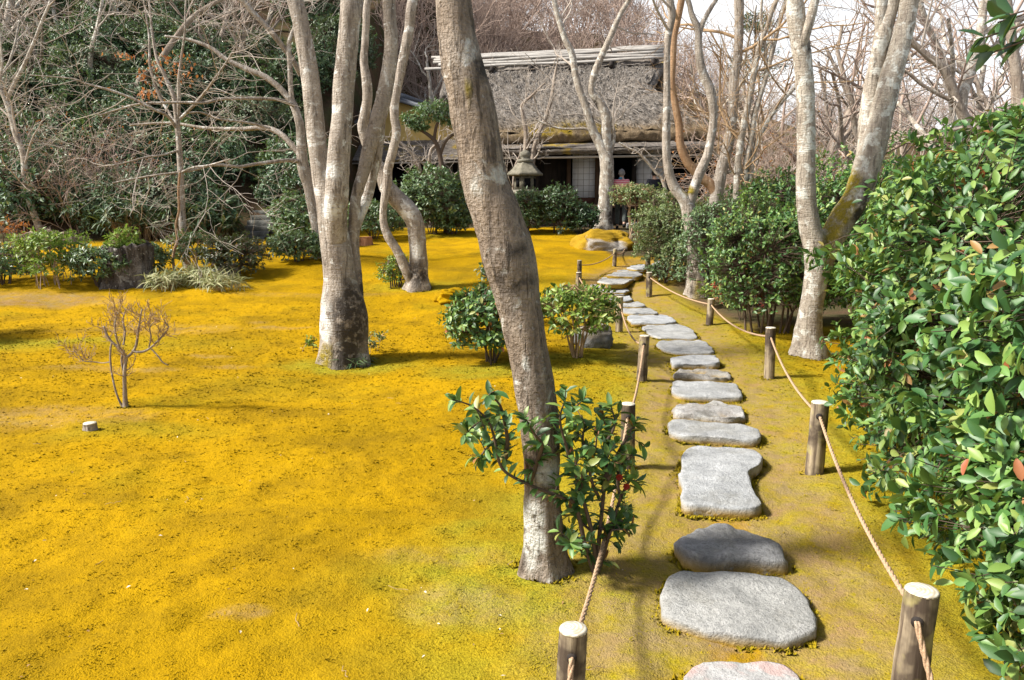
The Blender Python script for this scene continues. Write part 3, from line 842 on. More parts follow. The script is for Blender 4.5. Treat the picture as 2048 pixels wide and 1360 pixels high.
PL = [post(1133, 1256, 1452, 56, 'pale topped rope post cut off by the bottom edge, to the left of the path', 1),
      post(1255, 808, 938, 28, 'rope post half hidden by the camellia sapling beside the leaning trunk', 2),
      post(1282, 672, 762, 20, 'dark rope post on the left of the path just past the camellia sapling', 3),
      post(1238, 594, 664, 14, 'slim rope post beside the yellow-green bush', 4),
      post(1157, 545, 574, 11, 'shorter front one of the two paired far rope posts', 5),
      post(1159, 521, 560, 9, 'taller rear one of the two paired far rope posts', 6),
      post(1228, 498, 533, 8, 'small rope post in front of the mossy rock', 7),
      post(1264, 449, 478, 7, 'smallest rope post, right behind the mossy rock', 8)]
PR = [post(1800, 1180, 1465, 63, 'largest rope post, beside the big glossy camellia hedge', 11),
      post(1628, 804, 946, 34, 'rope post with pale top where the hedge meets the path', 12),
      post(1539, 656, 757, 20, 'dark rope post in front of the forked mossy trunk', 13),
      post(1418, 598, 650, 14, 'dark rope post in front of the red leaved plants', 14),
      post(1298, 545, 593, 12, 'weathered rope post at the far right bend of the path', 15),
      post(1295, 515, 546, 10, 'grey rope post standing directly behind the one at the far bend', 16)]
def front(p):
    toc = -np.array([p[0][0], p[0][1], 0]); toc /= np.linalg.norm(toc)
    return (p[0] + toc * p[1] * 1.15, .03)
def rope(chain, lab, sag):
    pts = []
    for (a, ra), (b, rb) in zip(chain[:-1], chain[1:]):
        L = np.linalg.norm(b - a); k = max(8, int(L / .06)); t = np.linspace(0, 1, k, endpoint=False)
        seg = a + (b - a) * t[:, None]; seg[:, 2] -= sag * L * 4 * t * (1 - t)
        pts.append(seg)
    pts = np.vstack(pts + [chain[-1][0][None]])
    V, q = None, None
    mb = MB()
    T = unit(np.gradient(pts, axis=0)); U = unit(np.cross(T, [0, .2, 1])); W2 = np.cross(T, U)
    fine = np.linspace(0, len(pts) - 1, len(pts) * 3)
    I = lambda A: np.stack([np.interp(fine, np.arange(len(pts)), A[:, k]) for k in range(3)], 1)
    P, U, W2 = I(pts), I(U), I(W2)
    s = np.r_[0, np.cumsum(np.linalg.norm(np.diff(P, axis=0), axis=1))]
    for k in range(3):  # three twisted strands
        ph = s / .045 * 2 * math.pi / 3 * 1.0 + k * 2.094
        Q = P + (np.cos(ph)[:, None] * U + np.sin(ph)[:, None] * W2) * .0046
        mb.tube(Q, np.full(len(Q), .0058), 6)
    tag(mb.build('rope', M['rope'], None, pts[0]), lab, 'rope')
def endp(p, d, dz=0): return (p[0] + np.array([d[0], d[1], dz]), .03)
rope([endp(front(PL[0]), (-.04, -.14), -.30), front(PL[0])] + [PL[0], PL[1], PL[2], PL[3], PL[4]], 'straw rope strung through the posts on the left of the path', .05)
rope([PL[5], PL[6], PL[7]], 'thin straw rope strung from the paired far posts past the mossy rock', .05)
rope([endp(front(PR[0]), (.075, -.12), -.36), front(PR[0])] + PR[:5], 'straw rope strung through the posts along the camellia hedge', .03)
# ---------------------------------------------------------------- traced trees
def smooth_line(pts, step):
    """Catmull-Rom through pts (n,4: xyz r) at about the given step"""
    P = np.array(pts, float)
    E = np.vstack([2 * P[0] - P[1], P, 2 * P[-1] - P[-2]])
    out = []
    for i in range(1, len(E) - 2):
        L = np.linalg.norm(E[i + 1, :3] - E[i, :3]); k = max(2, int(L / step)); t = np.linspace(0, 1, k, endpoint=False)[:, None]
        a, b, c, d = E[i - 1], E[i], E[i + 1], E[i + 2]
        out.append(.5 * (2 * b + (c - a) * t + (2 * a - 5 * b + 4 * c - d) * t ** 2 + (3 * b - a - 3 * c + d) * t ** 3))
    out.append(E[-2][None])
    o = np.vstack(out); o[:, 3] = np.maximum(o[:, 3], P[:, 3].min() * .7)
    return o

def line3(tr, Y):
    o = []
    for e in tr:
        dy = e[3] if len(e) > 3 else 0
        p = at_y(e[0], e[1], Y + dy)
        o.append([*p, e[2] * depth(p) / FPX / 2])
    return o

def trunk_piece(mb, line, n, knob, seed, flare=0.0, z0=None):
    P = smooth_line(line, max(.012, line[0][3] * .32))
    if z0 is not None:
        P[:, 3] *= 1 + flare * np.exp(-np.maximum(P[:, 2] - z0, 0) / (P[0, 3] * 1.2))
    V, q = tubes(P[None, :, :3], P[None, :, 3], n)
    ctr = np.repeat(P[:, :3], n, 0); rr = np.repeat(P[:, 3], n)
    d = unit(V - ctr)
    V = V + d * (rr * (knob * fbm(V / .16, seed, 3) + knob * .7 * vnoise(V * np.array([1, 1, 2.2]) / .07, seed + 9)))[:, None]
    if z0 is not None:
        a = np.arctan2(d[:, 1], d[:, 0])
        lob = np.exp(-np.maximum(V[:, 2] - z0, 0) / .12) * (.5 + .5 * np.cos(a * 5 + seed)) * .22 * rr
        V = V + d * lob[:, None]
    k = len(P)
    V = np.vstack([V, P[-1, :3]])
    i = np.arange(n); j = (i + 1) % n
    mb.add(V, np.stack([i + (k - 1) * n, j + (k - 1) * n, np.full(n, n * k)], 1), q)
    return P

def traced_tree(name, label, cat, base, stems, bark, twig, seed, sides=18, knob=.05, flare=.12, up=3.0, paint=None, br=None, Y=None, group=None, sub=None):
    """base px,py ; stems: list of dict(l=[(px,py,w,dy)], up=bool, br=options)"""
    rng = np.random.RandomState(seed)
    g = at_ground(*base) if Y is None else at_y(base[0], base[1], Y)
    z0 = h1(g[0], g[1])
    root = thing(name, label, cat, (g[0], g[1], z0), 0, group)
    if Y is None and g[1] < 15:
        r_ = stems[0]['l'][0][2] * depth(g) / FPX / 2 * 1.12; a_ = np.linspace(0, 6.283, 40)
        FRINGE.append((np.stack([g[0] + r_ * np.cos(a_), g[1] + r_ * np.sin(a_)], 1), None, .9))
    mb = MB(); T = Twigs(); extra = {}
    for si, st in enumerate(stems):
        L = line3(st['l'], g[1])
        if si == 0:
            L = [[L[0][0], L[0][1], z0 - .15, L[0][3] * 1.05]] + L
        top = st.get('up', L[-1][2] > 0 and st['l'][-1][1] <= 5)
        if top:
            d = unit(np.array(L[-1][:3]) - np.array(L[-2][:3])); r = L[-1][3]; p = np.array(L[-1][:3])
            ln = st.get('uplen', up)
            for i in range(1, 5):
                d = unit(d + rng.normal(0, .1, 3) + np.array([0, 0, .05])); p = p + d * ln / 4
                L.append([*p, r * (1 - .19 * i)])
        m = mb
        if st.get('mat'):
            m = extra.setdefault(st['mat'], MB())
        n = sides if si == 0 else max(7, int(sides * (.55 if L[0][3] < L[0][3] * 0 + .03 else .8)))
        P = trunk_piece(m, L, n, knob * st.get('knob', 1), seed + si, flare if si == 0 else 0, z0 if si == 0 else None)
        o = dict(br or {}); o.update(st.get('br', {}))
        if o and not st.get('nobr'):
            nb = o.get('count', 6); lo = o.get('from', .35)
            for b in range(nb):
                t = lo + (1 - lo) * (b + rng.rand()) / nb
                i = min(int(t * (len(P) - 1)), len(P) - 2)
                dd = unit(P[i + 1, :3] - P[i, :3]); pr = rng.normal(0, 1, 3); pr[1] *= .8
                pr -= dd * (pr @ dd); pr = unit(pr)
                an = R(rng.uniform(35, 70))
                r0 = min(P[i, 3] * rng.uniform(.3, .5), o.get('rmax', .05))
                grow(T, rng, P[i, :3].copy(), dd * math.cos(an) + pr * math.sin(an), o.get('len', 2.0) * rng.uniform(.6, 1.2), r0, 0, o.get('lev', 2), o)
    def ex(V):
        at = {k: np.zeros(len(V)) for k in ('moss', 'dark', 'pale')}
        for (ch, px, py, rpx, sx, sy, side) in (paint or []):
            c = at_y(px, py, g[1]); r = rpx * depth(c) / FPX
            q = np.sqrt(((V[:, 0] - c[0]) / (r * sx)) ** 2 + ((V[:, 2] - c[2]) / (r * sy)) ** 2) + .3 * fbm(V / .12, 4, 2)
            f = sstep(1.2, .6, q)
            if side == 'front': f = f * (V[:, 1] < g[1] + .3 * r)
            at[ch] = np.maximum(at[ch], f)
        return at
    mb.build('trunk', bark, root, (g[0], g[1], z0), extra=ex)
    for mk, m in extra.items():
        m.build('limb', M[mk], root, (g[0], g[1], z0))
    if T.count():
        T.build('branches', twig, root, (g[0], g[1], z0))
    return root
S = lambda *l, **k: dict(l=list(l), **k)
FINE = dict(n=[5, 5, 3], lev=2, len=1.6, rmin=.003, wander=.2, trop=.04, rmax=.03)
# leaning brown trunk in front
traced_tree('leaning_tree', 'leaning brown tree trunk with a swollen bend, nearest to the camera', 'tree', (1090, 1140), [
 S((1091,1150,92),(1088,1110,80),(1084,1000,72),(1083,920,74),(1079,850,78),(1068,770,80),(1056,700,82),(1045,640,86),(1034,590,92),(1026,545,104),(1016,505,108),(1004,465,102),(990,425,98),(976,390,94),(966,345,94),(957,290,92),(948,240,92),(937,185,90),(925,135,86),(918,95,80),(912,60,74),(906,0,70),(899,-60,66), uplen=2.6)],
 M['barkb'], M['twig'], 1, sides=40, knob=.055, flare=.10,
 paint=[('pale',1066,1050,36,.7,2.0,''),('pale',957,378,13,1,1.2,'front'),('pale',1095,935,24,1,1,'front'),('moss',938,185,11,.6,2,'front'),('dark',966,140,22,.8,1.0,''),('pale',880,190,14,.7,3,''),('pale',965,870,20,.6,1,'front'),('dark',1030,560,34,1.4,.5,'front'),('dark',1040,505,30,.9,.4,'front'),('pale',1050,730,13,.6,1.6,'front')],
 br=dict(FINE, count=5, **{'from': .86}))
# big several-stemmed grey tree, left of it
traced_tree('many_stemmed_tree', 'thick grey tree with several tall stems and a blackened base, in the open moss', 'tree', (690, 725), [
 S((690,726,88),(689,690,90),(688,645,93),(685,600,84),(680,556,66),(672,497,60),(664,440,56),(655,400,48),(648,370,42),(641,338,37),(635,294,37),(629,235,38),(623,176,36),(615,118,35),(604,59,33),(590,0,33)),
 S((672,480,44,-.05),(671,430,46,-.12),(673,397,48,-.16),(675,353,46,-.18),(679,294,45,-.2),(684,235,42,-.2),(687,176,42,-.2),(693,118,42,-.2),(698,59,41,-.2),(702,0,41,-.2)),
 S((712,640,30,.02),(713,590,28,.06),(711,545,25,.1),(708,497,22,.12),(708,453,23,.12),(712,395,21,.12),(727,345,25,.14),(742,285,30,.16),(764,210,31,.18),(776,147,29,.2),(782,88,27,.2),(779,30,25,.2),(778,0,25,.2)),
 S((708,465,20,.16),(714,440,24,.2),(725,415,23,.24),(736,390,20,.26),(748,345,18,.26),(757,300,18,.24),(764,230,16,.22), up=False, nobr=True)],
 M['barkg'], M['twig'], 2, sides=30, knob=.04, flare=.10,
 paint=[('dark',708,640,46,.75,1.9,'front'),('dark',700,700,34,1.0,1.2,'front'),('dark',676,628,12,1,1.4,'front'),('dark',672,612,8,1,1,'front'),('moss',660,705,22,.7,1.2,''),('pale',655,640,30,.6,1.6,'front'),('pale',680,225,16,1.3,.5,'front'),('pale',668,420,20,1.2,1.2,'front'),('pale',672,345,20,1.1,.9,'front'),('dark',722,560,12,.7,2.4,''),('pale',735,420,26,1,1.4,'')],
 br=dict(FINE, count=4, **{'from': .6}))
# curved tree behind
traced_tree('crooked_tree', 'crooked grey tree with an elbow-shaped trunk standing by a small round bush', 'tree', (835, 577), [
 S((835,580,50),(836,555,40),(837,526,36),(835,482,33),(830,447,35),(819,424,38),(803,407,37),(786,390,35),(773,372,32),(764,345,26),(752,320,22),(742,300,21),(733,285,21),(727,268,19),(725,250,19),(731,225,20),(735,191,20),(733,160,20),(728,125,16),(730,90,15),(732,50,14),(736,0,14)),
 S((828,566,26,-.05),(815,545,22,-.1),(806,526,20,-.12),(792,497,18,-.14),(778,476,18,-.15),(769,453,16,-.15),(766,424,14,-.15),(770,394,16,-.15),(775,365,17,-.15),(776,338,18,-.15),(786,300,18,-.15),(793,265,18,-.15),(789,235,17,-.15),(790,200,18,-.15),(800,150,18,-.15),(810,100,20,-.15),(818,59,20,-.15),(826,0,20,-.15))],
 M['barkg'], M['twig'], 3, sides=22, knob=.06, flare=.1,
 paint=[('dark',838,545,20,.9,1.5,''),('pale',818,424,16,1.2,1,'front'),('pale',835,500,12,1,1.5,'front')],
 br=dict(FINE, count=6, len=1.9, **{'from': .55}))
# V tree before the house
traced_tree('forked_tree', 'pale forked tree directly in front of the thatched house door', 'tree', (1208, 458), [
 S((1208,460,34),(1209,430,29),(1211,399,28),(1214,354,28),(1213,320,27),(1206,300,23),(1196,280,19),(1186,262,18),(1178,236,16),(1171,212,15),(1161,185,14),(1151,150,14),(1144,108,13),(1131,80,12),(1116,35,11),(1108,0,10)),
 S((1213,330,24),(1214,300,22),(1212,260,20),(1212,238,20),(1205,215,19),(1194,198,17),(1183,182,15),(1188,150,14),(1204,110,13),(1218,80,12),(1240,30,10),(1258,0,9)),
 S((1218,318,9),(1224,295,8),(1228,270,7),(1224,245,6),(1222,235,5), up=False),
 S((1190,268,7),(1172,258,6),(1150,258,5),(1122,257,4),(1095,250,4),(1070,238,3), up=False)],
 M['barkp'], M['twig'], 4, sides=16, knob=.06, br=dict(FINE, count=6, len=1.8, n=[4, 4, 2], **{'from': .4}),
 paint=[('dark',1190,225,10,.6,3.0,''),('dark',1220,440,10,.6,2,'')])
# pair of trunks by the olive shrubs
traced_tree('slender_tree', 'grey tree with a moss cushion in its fork, rising out of the olive shrub', 'tree', (1402, 590), [
 S((1402,592,56),(1401,560,53),(1399,512,48),(1392,470,40),(1380,435,32),(1374,408,27),(1364,393,24),(1352,380,22),(1340,354,19),(1333,309,17),(1333,250,16),(1334,191,14),(1334,118,13),(1336,74,14),(1344,30,15),(1340,0,15)),
 S((1376,412,22),(1384,390,21),(1392,365,20),(1402,340,20),(1415,309,18),(1423,270,16),(1427,229,16),(1421,182,19),(1404,141,18),(1397,97,15),(1396,60,14),(1383,28,11),(1376,0,10)),
 S((1397,75,11),(1402,55,11),(1409,38,10),(1424,12,9),(1435,-5,8))],
 M['barkg'], M['twig'], 5, sides=20, knob=.05, br=dict(FINE, count=7, len=2.0, **{'from': .5}),
 paint=[('dark',1424,550,30,.8,1.8,''),('moss',1374,381,12,1.3,.8,''),('moss',1388,575,14,.5,1.5,'')])  # first dark spot paints the trunk's shaded side
traced_tree('tan_limbed_tree', 'tree with a smooth orange-tan limb curving up beside a straight grey one', 'tree', (1432, 560), [
 S((1432,565,30),(1431,480,27),(1431,420,27),(1433,392,26),(1442,345,24),(1457,285,22),(1466,221,20),(1468,162,20),(1475,118,18),(1478,59,18),(1478,0,19)),
 S((1432,388,20),(1420,368,20),(1404,356,19),(1376,326,18),(1361,290,16),(1358,250,15),(1350,206,14),(1344,162,13),(1346,118,13),(1348,74,13),(1356,38,13),(1363,0,14), mat='barkt', knob=.6),
 S((1440,350,8),(1462,340,7),(1448,325,5),(1430,305,4),(1418,295,4), up=False)],
 M['barkg'], M['twigo'], 6, sides=16, knob=.05, br=dict(FINE, count=6, len=1.7, n=[5, 5, 3], **{'from': .45}))
traced_tree('clustered_tree', 'cluster of thin pale stems rising between the tan limbed tree and the mossy fork', 'tree', (1485, 470), [
 S((1476,475,18),(1474,400,16),(1476,340,15),(1482,279,14),(1497,206,13),(1509,141,12),(1520,90,11),(1535,50,10),(1553,0,9)),
 S((1488,470,15),(1486,400,14),(1492,330,13),(1502,280,12),(1512,220,12),(1530,160,10),(1545,100,10),(1560,40,9),(1574,-5,8)),
 S((1496,470,14),(1500,380,12),(1505,320,10),(1520,270,10),(1540,235,9),(1562,205,9),(1590,175,8),(1620,150,6), up=False),
 S((1482,460,10),(1480,380,9),(1490,330,8),(1498,300,7),(1500,250,6), up=False),
 S((1532,150,8),(1530,90,7),(1522,40,6),(1524,0,5))],
 M['barkp'], M['twigo'], 7, sides=12, knob=.05, Y=14.5, br=dict(FINE, count=7, len=1.8, n=[5, 4, 3], **{'from': .3}))
# mossy fork at right
traced_tree('mossy_forked_tree', 'big pale tree forking low into two limbs, one limb coated with yellow moss', 'tree', (1617, 712), [
 S((1616,716,72),(1616,690,60),(1617,660,52),(1621,625,45),(1627,585,44),(1632,550,46),(1635,520,50),(1630,490,48),(1621,462,42),(1615,424,40),(1612,380,38),(1612,324,36),(1612,235,35),(1609,162,35),(1603,103,36),(1593,44,36),(1588,0,35)),
 S((1638,545,44,.05),(1648,505,50,.05),(1664,475,50,.1),(1687,436,51,.15),(1710,400,52,.2),(1726,360,53,.25),(1737,320,53,.28),(1750,279,50,.3),(1765,221,45,.32),(1780,162,42,.34),(1797,103,40,.36),(1812,44,36,.38),(1819,0,35,.4)),
 S((1724,345,30,.34),(1730,290,30,.42),(1733,240,30,.46),(1743,180,31,.5),(1756,118,32,.5),(1765,72,33,.5),(1778,35,26,.5),(1790,-5,24,.5)),
 S((1765,80,22,.5),(1760,44,20,.52),(1763,0,20,.54)),
 S((1604,90,20,-.05),(1616,55,18,-.1),(1626,18,18,-.1),(1632,-5,17,-.1))],
 M['barkp'], M['twig'], 8, sides=26, knob=.045, flare=.1,
 paint=[('moss',1652,486,24,.8,1,''),('moss',1668,462,22,.8,1,''),('moss',1684,434,22,.8,1.1,''),('moss',1698,404,21,.8,1.1,''),('moss',1712,374,19,.7,1.1,''),('moss',1722,350,15,.7,1,''),('moss',1650,515,14,.8,1.2,''),('dark',1738,385,16,.6,2,''),('dark',1722,430,20,.8,1.6,''),('dark',1615,100,12,.8,1.3,''),('moss',1665,700,30,.9,.7,''),('dark',1640,500,9,1,1.6,'front')],
 br=dict(FINE, count=5, len=1.8, **{'from': .72}))
traced_tree('leaning_tree', 'thin bare tree leaning to the left over the top of the glossy hedge', 'tree', (1965, 420), [
 S((1960,400,20),(1950,330,18),(1940,270,18),(1925,230,18),(1902,172,18),(1885,135,16),(1855,112,14),(1826,85,11),(1800,60,8)),
 S((1942,260,10),(1925,215,9),(1880,190,8),(1845,170,7),(1815,145,6),(1795,140,4), up=False)], M['barkf'], M['twig'], 9, sides=12, Y=13, br=dict(FINE, count=8, len=1.8, **{'from': .35}))
traced_tree('bare_tree', 'bare tree with a crooked stem behind the hedge under the leafy bough', 'tree', (2045, 400), [
 S((2050,400,26),(2046,280,24),(2040,200,22),(2029,120,20),(2022,60,18),(2015,0,16))], M['barkf'], M['twig'], 10, sides=12, Y=12, br=dict(FINE, count=9, len=2.0, **{'from': .4}))
# left side
traced_tree('white_stemmed_tree', 'slim white-barked tree bending at the left edge, behind the lime topped bush', 'tree', (84, 480), [
 S((84,482,15),(82,465,14),(62,410,13),(51,359,12),(46,308,12),(31,267,11),(20,226,11),(12,202,10),(0,178,9),(-25,145,8)),
 S((13,204,8),(27,171,8),(48,130,7),(68,85,7),(85,41,6),(102,0,6)),
 S((-2,176,5),(4,130,5),(2,90,4),(-2,40,4),(8,5,3))], M['barkp'], M['twig'], 11, sides=12, br=dict(FINE, count=5, len=1.5, **{'from': .3}))
MAPLE = dict(n=[5, 4, 3], lev=2, len=1.8, rmin=.0030, wander=.16, trop=.0, flat=.85, rmax=.009)
traced_tree('slim_maple', 'slim straight young maple beside the old stump, with wide flat sprays of twigs', 'tree', (372, 535), [
 S((375,536,15),(371,505,14),(366,464,14),(364,420,13),(361,342,12),(357,274,11),(352,222,10),(347,192,9),(335,164,8),(326,143,7),(314,118,6),(305,70,5),(300,20,4),(296,-10,4)),
 S((357,235,7,0),(358,195,7,-.1),(357,164,6,-.15),(362,120,5,-.2),(370,60,4,-.3),(372,0,3,-.3)),
 S((360,238,7),(376,222,6,-.1),(393,205,6,-.2),(420,171,5,-.3),(451,127,4,-.4),(470,95,3,-.5), up=False),
 S((353,256,7),(335,232,6,-.2),(308,219,6,-.4),(267,198,5,-.5),(222,181,5,-.6),(171,167,4,-.7),(143,157,3,-.8),(60,150,2,-.9), up=False),
 S((349,245,6),(336,222,6,.1),(321,195,6,.2),(301,137,5,.2),(298,70,4,.3),(287,0,3,.3)),
 S((359,300,5),(325,310,4,-.3),(290,315,4,-.5),(240,328,3,-.7),(190,335,2,-.8), up=False),
 S((362,345,5),(385,335,4,-.3),(420,330,4,-.5),(460,318,3,-.8), up=False)], M['barkg'], M['twig'], 12, sides=12, br=dict(MAPLE, count=5, **{'from': .3}))
traced_tree('climbing_vine', 'thin crooked stem climbing right against the slim young maple', 'vine', (350, 545), [
 S((350,546,6,-.2),(346,520,6,-.2),(349,500,6,-.15),(355,479,6,-.1),(352,450,5,-.1),(358,420,5,-.08),(357,380,5,-.08),(360,345,4,-.08), up=False)], M['barkt'], M['twig'], 13, sides=8)
traced_tree('arching_maple', 'arching maple behind the many stemmed tree, with long boughs sweeping left', 'tree', (635, 470), [
 S((640,475,26),(630,430,24),(618,375,22),(607,335,24),(603,300,20),(601,259,18),(596,235,16),(585,206,15),(573,191,13),(556,173,12),(529,153,12),(500,141,11),(455,120,9),(420,95,8),(380,80,6),(330,72,4), up=False),
 S((584,204,11),(581,170,10),(580,132,10),(578,88,9),(588,56,7),(600,20,6),(604,-10,5)),
 S((602,150,11,.3),(590,128,11,.2),(573,103,11,.1),(538,59,11,-.1),(500,18,11,-.2),(478,-12,10,-.3)),
 S((606,325,9),(585,321,8,-.2),(560,322,8,-.4),(513,328,7,-.6),(479,333,6,-.8),(427,330,6,-.9),(376,342,5,-1),(300,352,4,-1.2),(225,366,3,-1.4), up=False),
 S((602,312,11),(583,290,11,.1),(564,270,11,.2),(533,256,10,.3),(479,258,8,.4),(410,256,7,.5),(340,246,5,.6),(260,250,4,.6), up=False),
 S((590,212,8),(560,200,7,-.4),(513,197,6,-.7),(445,198,6,-1),(410,205,6,-1.2),(340,205,5,-1.3),(273,209,4,-1.4),(200,230,3,-1.5), up=False),
 S((540,258,6),(500,246,5,-.3),(440,238,5,-.5),(400,225,4,-.8),(360,228,3,-1), up=False)], M['barkg'], M['twig'], 14, sides=16, Y=16.5, br=dict(MAPLE, count=4, len=1.5, **{'from': .3}))
traced_tree('sloping_tree', 'thick grey tree slanting to the right out of the wooded bank', 'tree', (222, 262), [
 S((215,275,24),(225,255,24),(238,233,24),(262,205,21),(274,191,18),(282,160,16),(308,140,14),(345,85,12),(386,34,10),(440,0,8),(470,-15,7))], M['barkf'], M['twig'], 15, sides=12, Y=25, br=dict(FINE, count=8, len=3.0, n=[6, 6, 3], rmin=.006, **{'from': .35}))
traced_tree('bank_tree', 'pale thin tree standing upright on the bank left of the slanting grey tree', 'tree', (188, 215), [
 S((188,225,11),(183,180,10),(180,140,10),(184,95,9),(195,55,8),(205,0,6))], M['barkp'], M['twig'], 16, sides=10, Y=25.5, br=dict(FINE, count=7, len=2.8, n=[6, 6, 3], rmin=.006, **{'from': .3}))
# dwarf pruned tree
def dwarf():
    rng = np.random.RandomState(5)
    root = traced_tree('dwarf_tree', 'little bare pruned tree with gnarled twiggy head, alone in the moss', 'tree', (250, 815), [
     S((251,817,10.4),(250,795,8.0),(249,755,7.2),(250,735,7.2),(252,718,7.2),(247,706,6.4),(236,694,5.6),(224,684,4.8),(214,670,4.8),(208,652,4.0), up=False),
     S((249,745,6.4,.02),(245,730,5.6,.03),(244,716,5.6,.03),(248,700,4.8,.04), up=False, nobr=True),
     S((245,814,4.8,-.01),(234,790,4.0,-.01),(226,759,4.0),(221,725,4.0),(221,700,4.0),(224,682,3.2), up=False, nobr=True),
     S((252,715,6.4),(262,708,5.6),(272,692,5.6),(276,665,4.8),(280,640,4.0),(284,618,3.2), up=False),
     S((264,702,5.6),(280,704,5.6),(295,700,4.8),(312,686,4.0),(328,668,4.0),(337,655,3.2),(330,645,3.2), up=False),
     S((298,694,3.2,-.03),(302,675,3.2,-.05),(300,655,2.4,-.06),(312,640,2.4,-.07), up=False),
     S((240,698,4.0,-.04),(232,672,4.0,-.08),(230,648,3.2,-.1),(236,625,2.4,-.12), up=False),
     S((247,690,4.0,.06),(250,664,4.0,.1),(246,640,3.2,.14),(252,618,2.4,.16), up=False),
     S((303,698,3.2),(316,712,3.2),(325,724,3.2),(337,731,2.4), up=False, nobr=True),
     S((222,724,3.2),(205,726,2.4),(190,724,2.4),(168,722,2.4),(157,710,1.6),(146,698,1.6), up=False)],
     M['barkf'], M['twigo'], 17, sides=12, knob=.10, flare=.1, br=dict(count=11, len=.15, lev=1, n=[7], rmin=.0019, rmax=.005, wander=.32, trop=.22, **{'from': .4}))
dwarf()
# ---------------------------------------------------------------- far bare wood
def bare_geo(rng, h, r, lev=3, nst=1, o=None):
    T = Twigs()
    o = o or dict(n=[8, 6, 4], wander=.14, trop=.05, rmin=.006, ang=(25, 60), sides=9)
    for s in range(nst):
        d = np.array([rng.normal(0, .18), rng.normal(0, .18), 1.0])
        grow(T, rng, np.array([rng.normal(0, .1) * (nst > 1), rng.normal(0, .1) * (nst > 1), -.2]), d, h * rng.uniform(.62, .8), r * (1 if nst == 1 else .7), 0, lev, o)
    return T

def split_tree(name, T, bark, twig, label, cat, loc, group):
    root = thing(name, label, cat, loc, 0, group)
    A, B = Twigs(), Twigs()
    for (k, n), L in T.b.items():
        (A if n >= 7 else B).b[(k, n)] = L
    A.build('trunk', bark, root); B.build('branches', twig, root)
    return root
PROTO = []
for i in range(6):
    rg = np.random.RandomState(60 + i)
    T = bare_geo(rg, 7.0, .10 + .03 * (i % 3), 3, 1 + (i % 2), dict(n=[7, 5, 3], wander=.15, trop=.04, rmin=.0065, ang=(28, 66), sides=9))
    PROTO.append((T, M['barkf'] if i % 2 else M['barkp'], M['twig'] if i in (0, 3, 4) else M['twigr']))
roots = {}
def bare(pi, x, y, rz, sc, label, group='bare trees round the garden'):
    z = h1(x, y) - .05
    if pi not in roots:
        T, b, t = PROTO[pi]
        r = split_tree('bare_tree', T, b, t, label, 'tree', (x, y, z), group)
        r.rotation_euler = (0, 0, rz); r.scale = (sc, sc, sc); roots[pi] = r
    else:
        copy_tree(roots[pi], (x, y, z), rz, sc, label, group)
bank = [(40, 22.5, 'at the left edge of the wooded bank'), (500, 29, 'high on the bank above the stone steps'), (545, 33, 'above the white flowering bush on the bank'), (90, 27, 'high on the bank over the lime topped bush'), (245, 29, 'high on the bank over the old stump'), (470, 27.5, 'on the bank between the slim young maple and the stone steps'), (150, 31, 'high on the bank above the slanting grey tree'), (330, 33, 'highest on the bank over the slim young maple'), (15, 29, 'high on the bank at the far left corner'), (735, 34, 'behind the side wing, between the stems of the many stemmed tree'), (860, 35, 'behind the clipped tree on the ochre gabled wing')]
rgb = np.random.RandomState(8)
for i, (px, Yb, lb) in enumerate(bank):
    p = at_y(px, 400, Yb)
    bare(i % 6, p[0], Yb, rgb.uniform(0, 6.28), rgb.uniform(.75, 1.05), 'bare twiggy tree ' + lb)
rightt = [(1505, 24, 'behind the cluster of pale stems, nearest the thatched house'), (1560, 19, 'just left of the mossy fork, beyond the shrubs'), (1660, 17, 'seen between the two limbs of the mossy fork'), (1700, 22, 'deep behind the mossy fork, between its limbs'), (1835, 20, 'right of the mossy fork above the hedge'), (1890, 16, 'behind the hedge under the leaning bare stem'), (1930, 24, 'far behind the leaning bare stem'), (1985, 18, 'behind the hedge below the leafy bough'), (2040, 22, 'at the right edge behind the hedge'), (1745, 27, 'farthest behind the mossy fork'), (1590, 28, 'farthest left of the mossy fork'), (1420, 33, 'behind the right end of the thatched roof')]
for i, (px, Yb, lb) in enumerate(rightt):
    p = at_y(px, 400, Yb)
    bare((i * 5 + 1) % 6 if i % 3 else i % 4, p[0], Yb, rgb.uniform(0, 6.28), rgb.uniform(.85, 1.2), 'bare twiggy tree ' + lb)
# far wood on the hill: one mass
def wood():
    rg = np.random.RandomState(77)
    pr = []
    for i in range(4):
        T = bare_geo(rg, 6.0, .09, 2, 2, dict(n=[10, 9, 5], wander=.16, trop=.06, rmin=.013, ang=(25, 60), sides=6))
        mb = MB(); T.into(mb)
        pr.append((np.concatenate(mb.V), np.concatenate(mb.F4)))
    VV, FF, AA, n = [], [], [], 0
    cnt = 0
    while cnt < 330:
        y = rg.uniform(34, 62); a = rg.uniform(-.68, .72); x = a * y
        if hill(np.array([x]), np.array([y]))[0] < .8 and x < 8: continue
        V, F = pr[rg.randint(4)]
        s = rg.uniform(.65, 1.15) * (np.interp(a, [.15, .22, .30], [1, .6, .42])); c_, s_ = math.cos(rg.rand() * 6.3), math.sin(rg.rand() * 6.3)
        W = V * s; W = np.stack([W[:, 0] * c_ - W[:, 1] * s_, W[:, 0] * s_ + W[:, 1] * c_, W[:, 2]], 1) + [x, y, h1(x, y) - .1]
        VV.append(W); FF.append(F + n); n += len(V); AA.append(np.full(len(V), rg.rand())); cnt += 1
    o = mesh_obj('far_wood', np.concatenate(VV), [np.concatenate(FF)], M['twigr'], attrs={'rnd': np.concatenate(AA)})
    tag(o, kind='stuff', label='reddish grey mass of bare winter trees covering the hill behind the house', cat='wood')
wood()
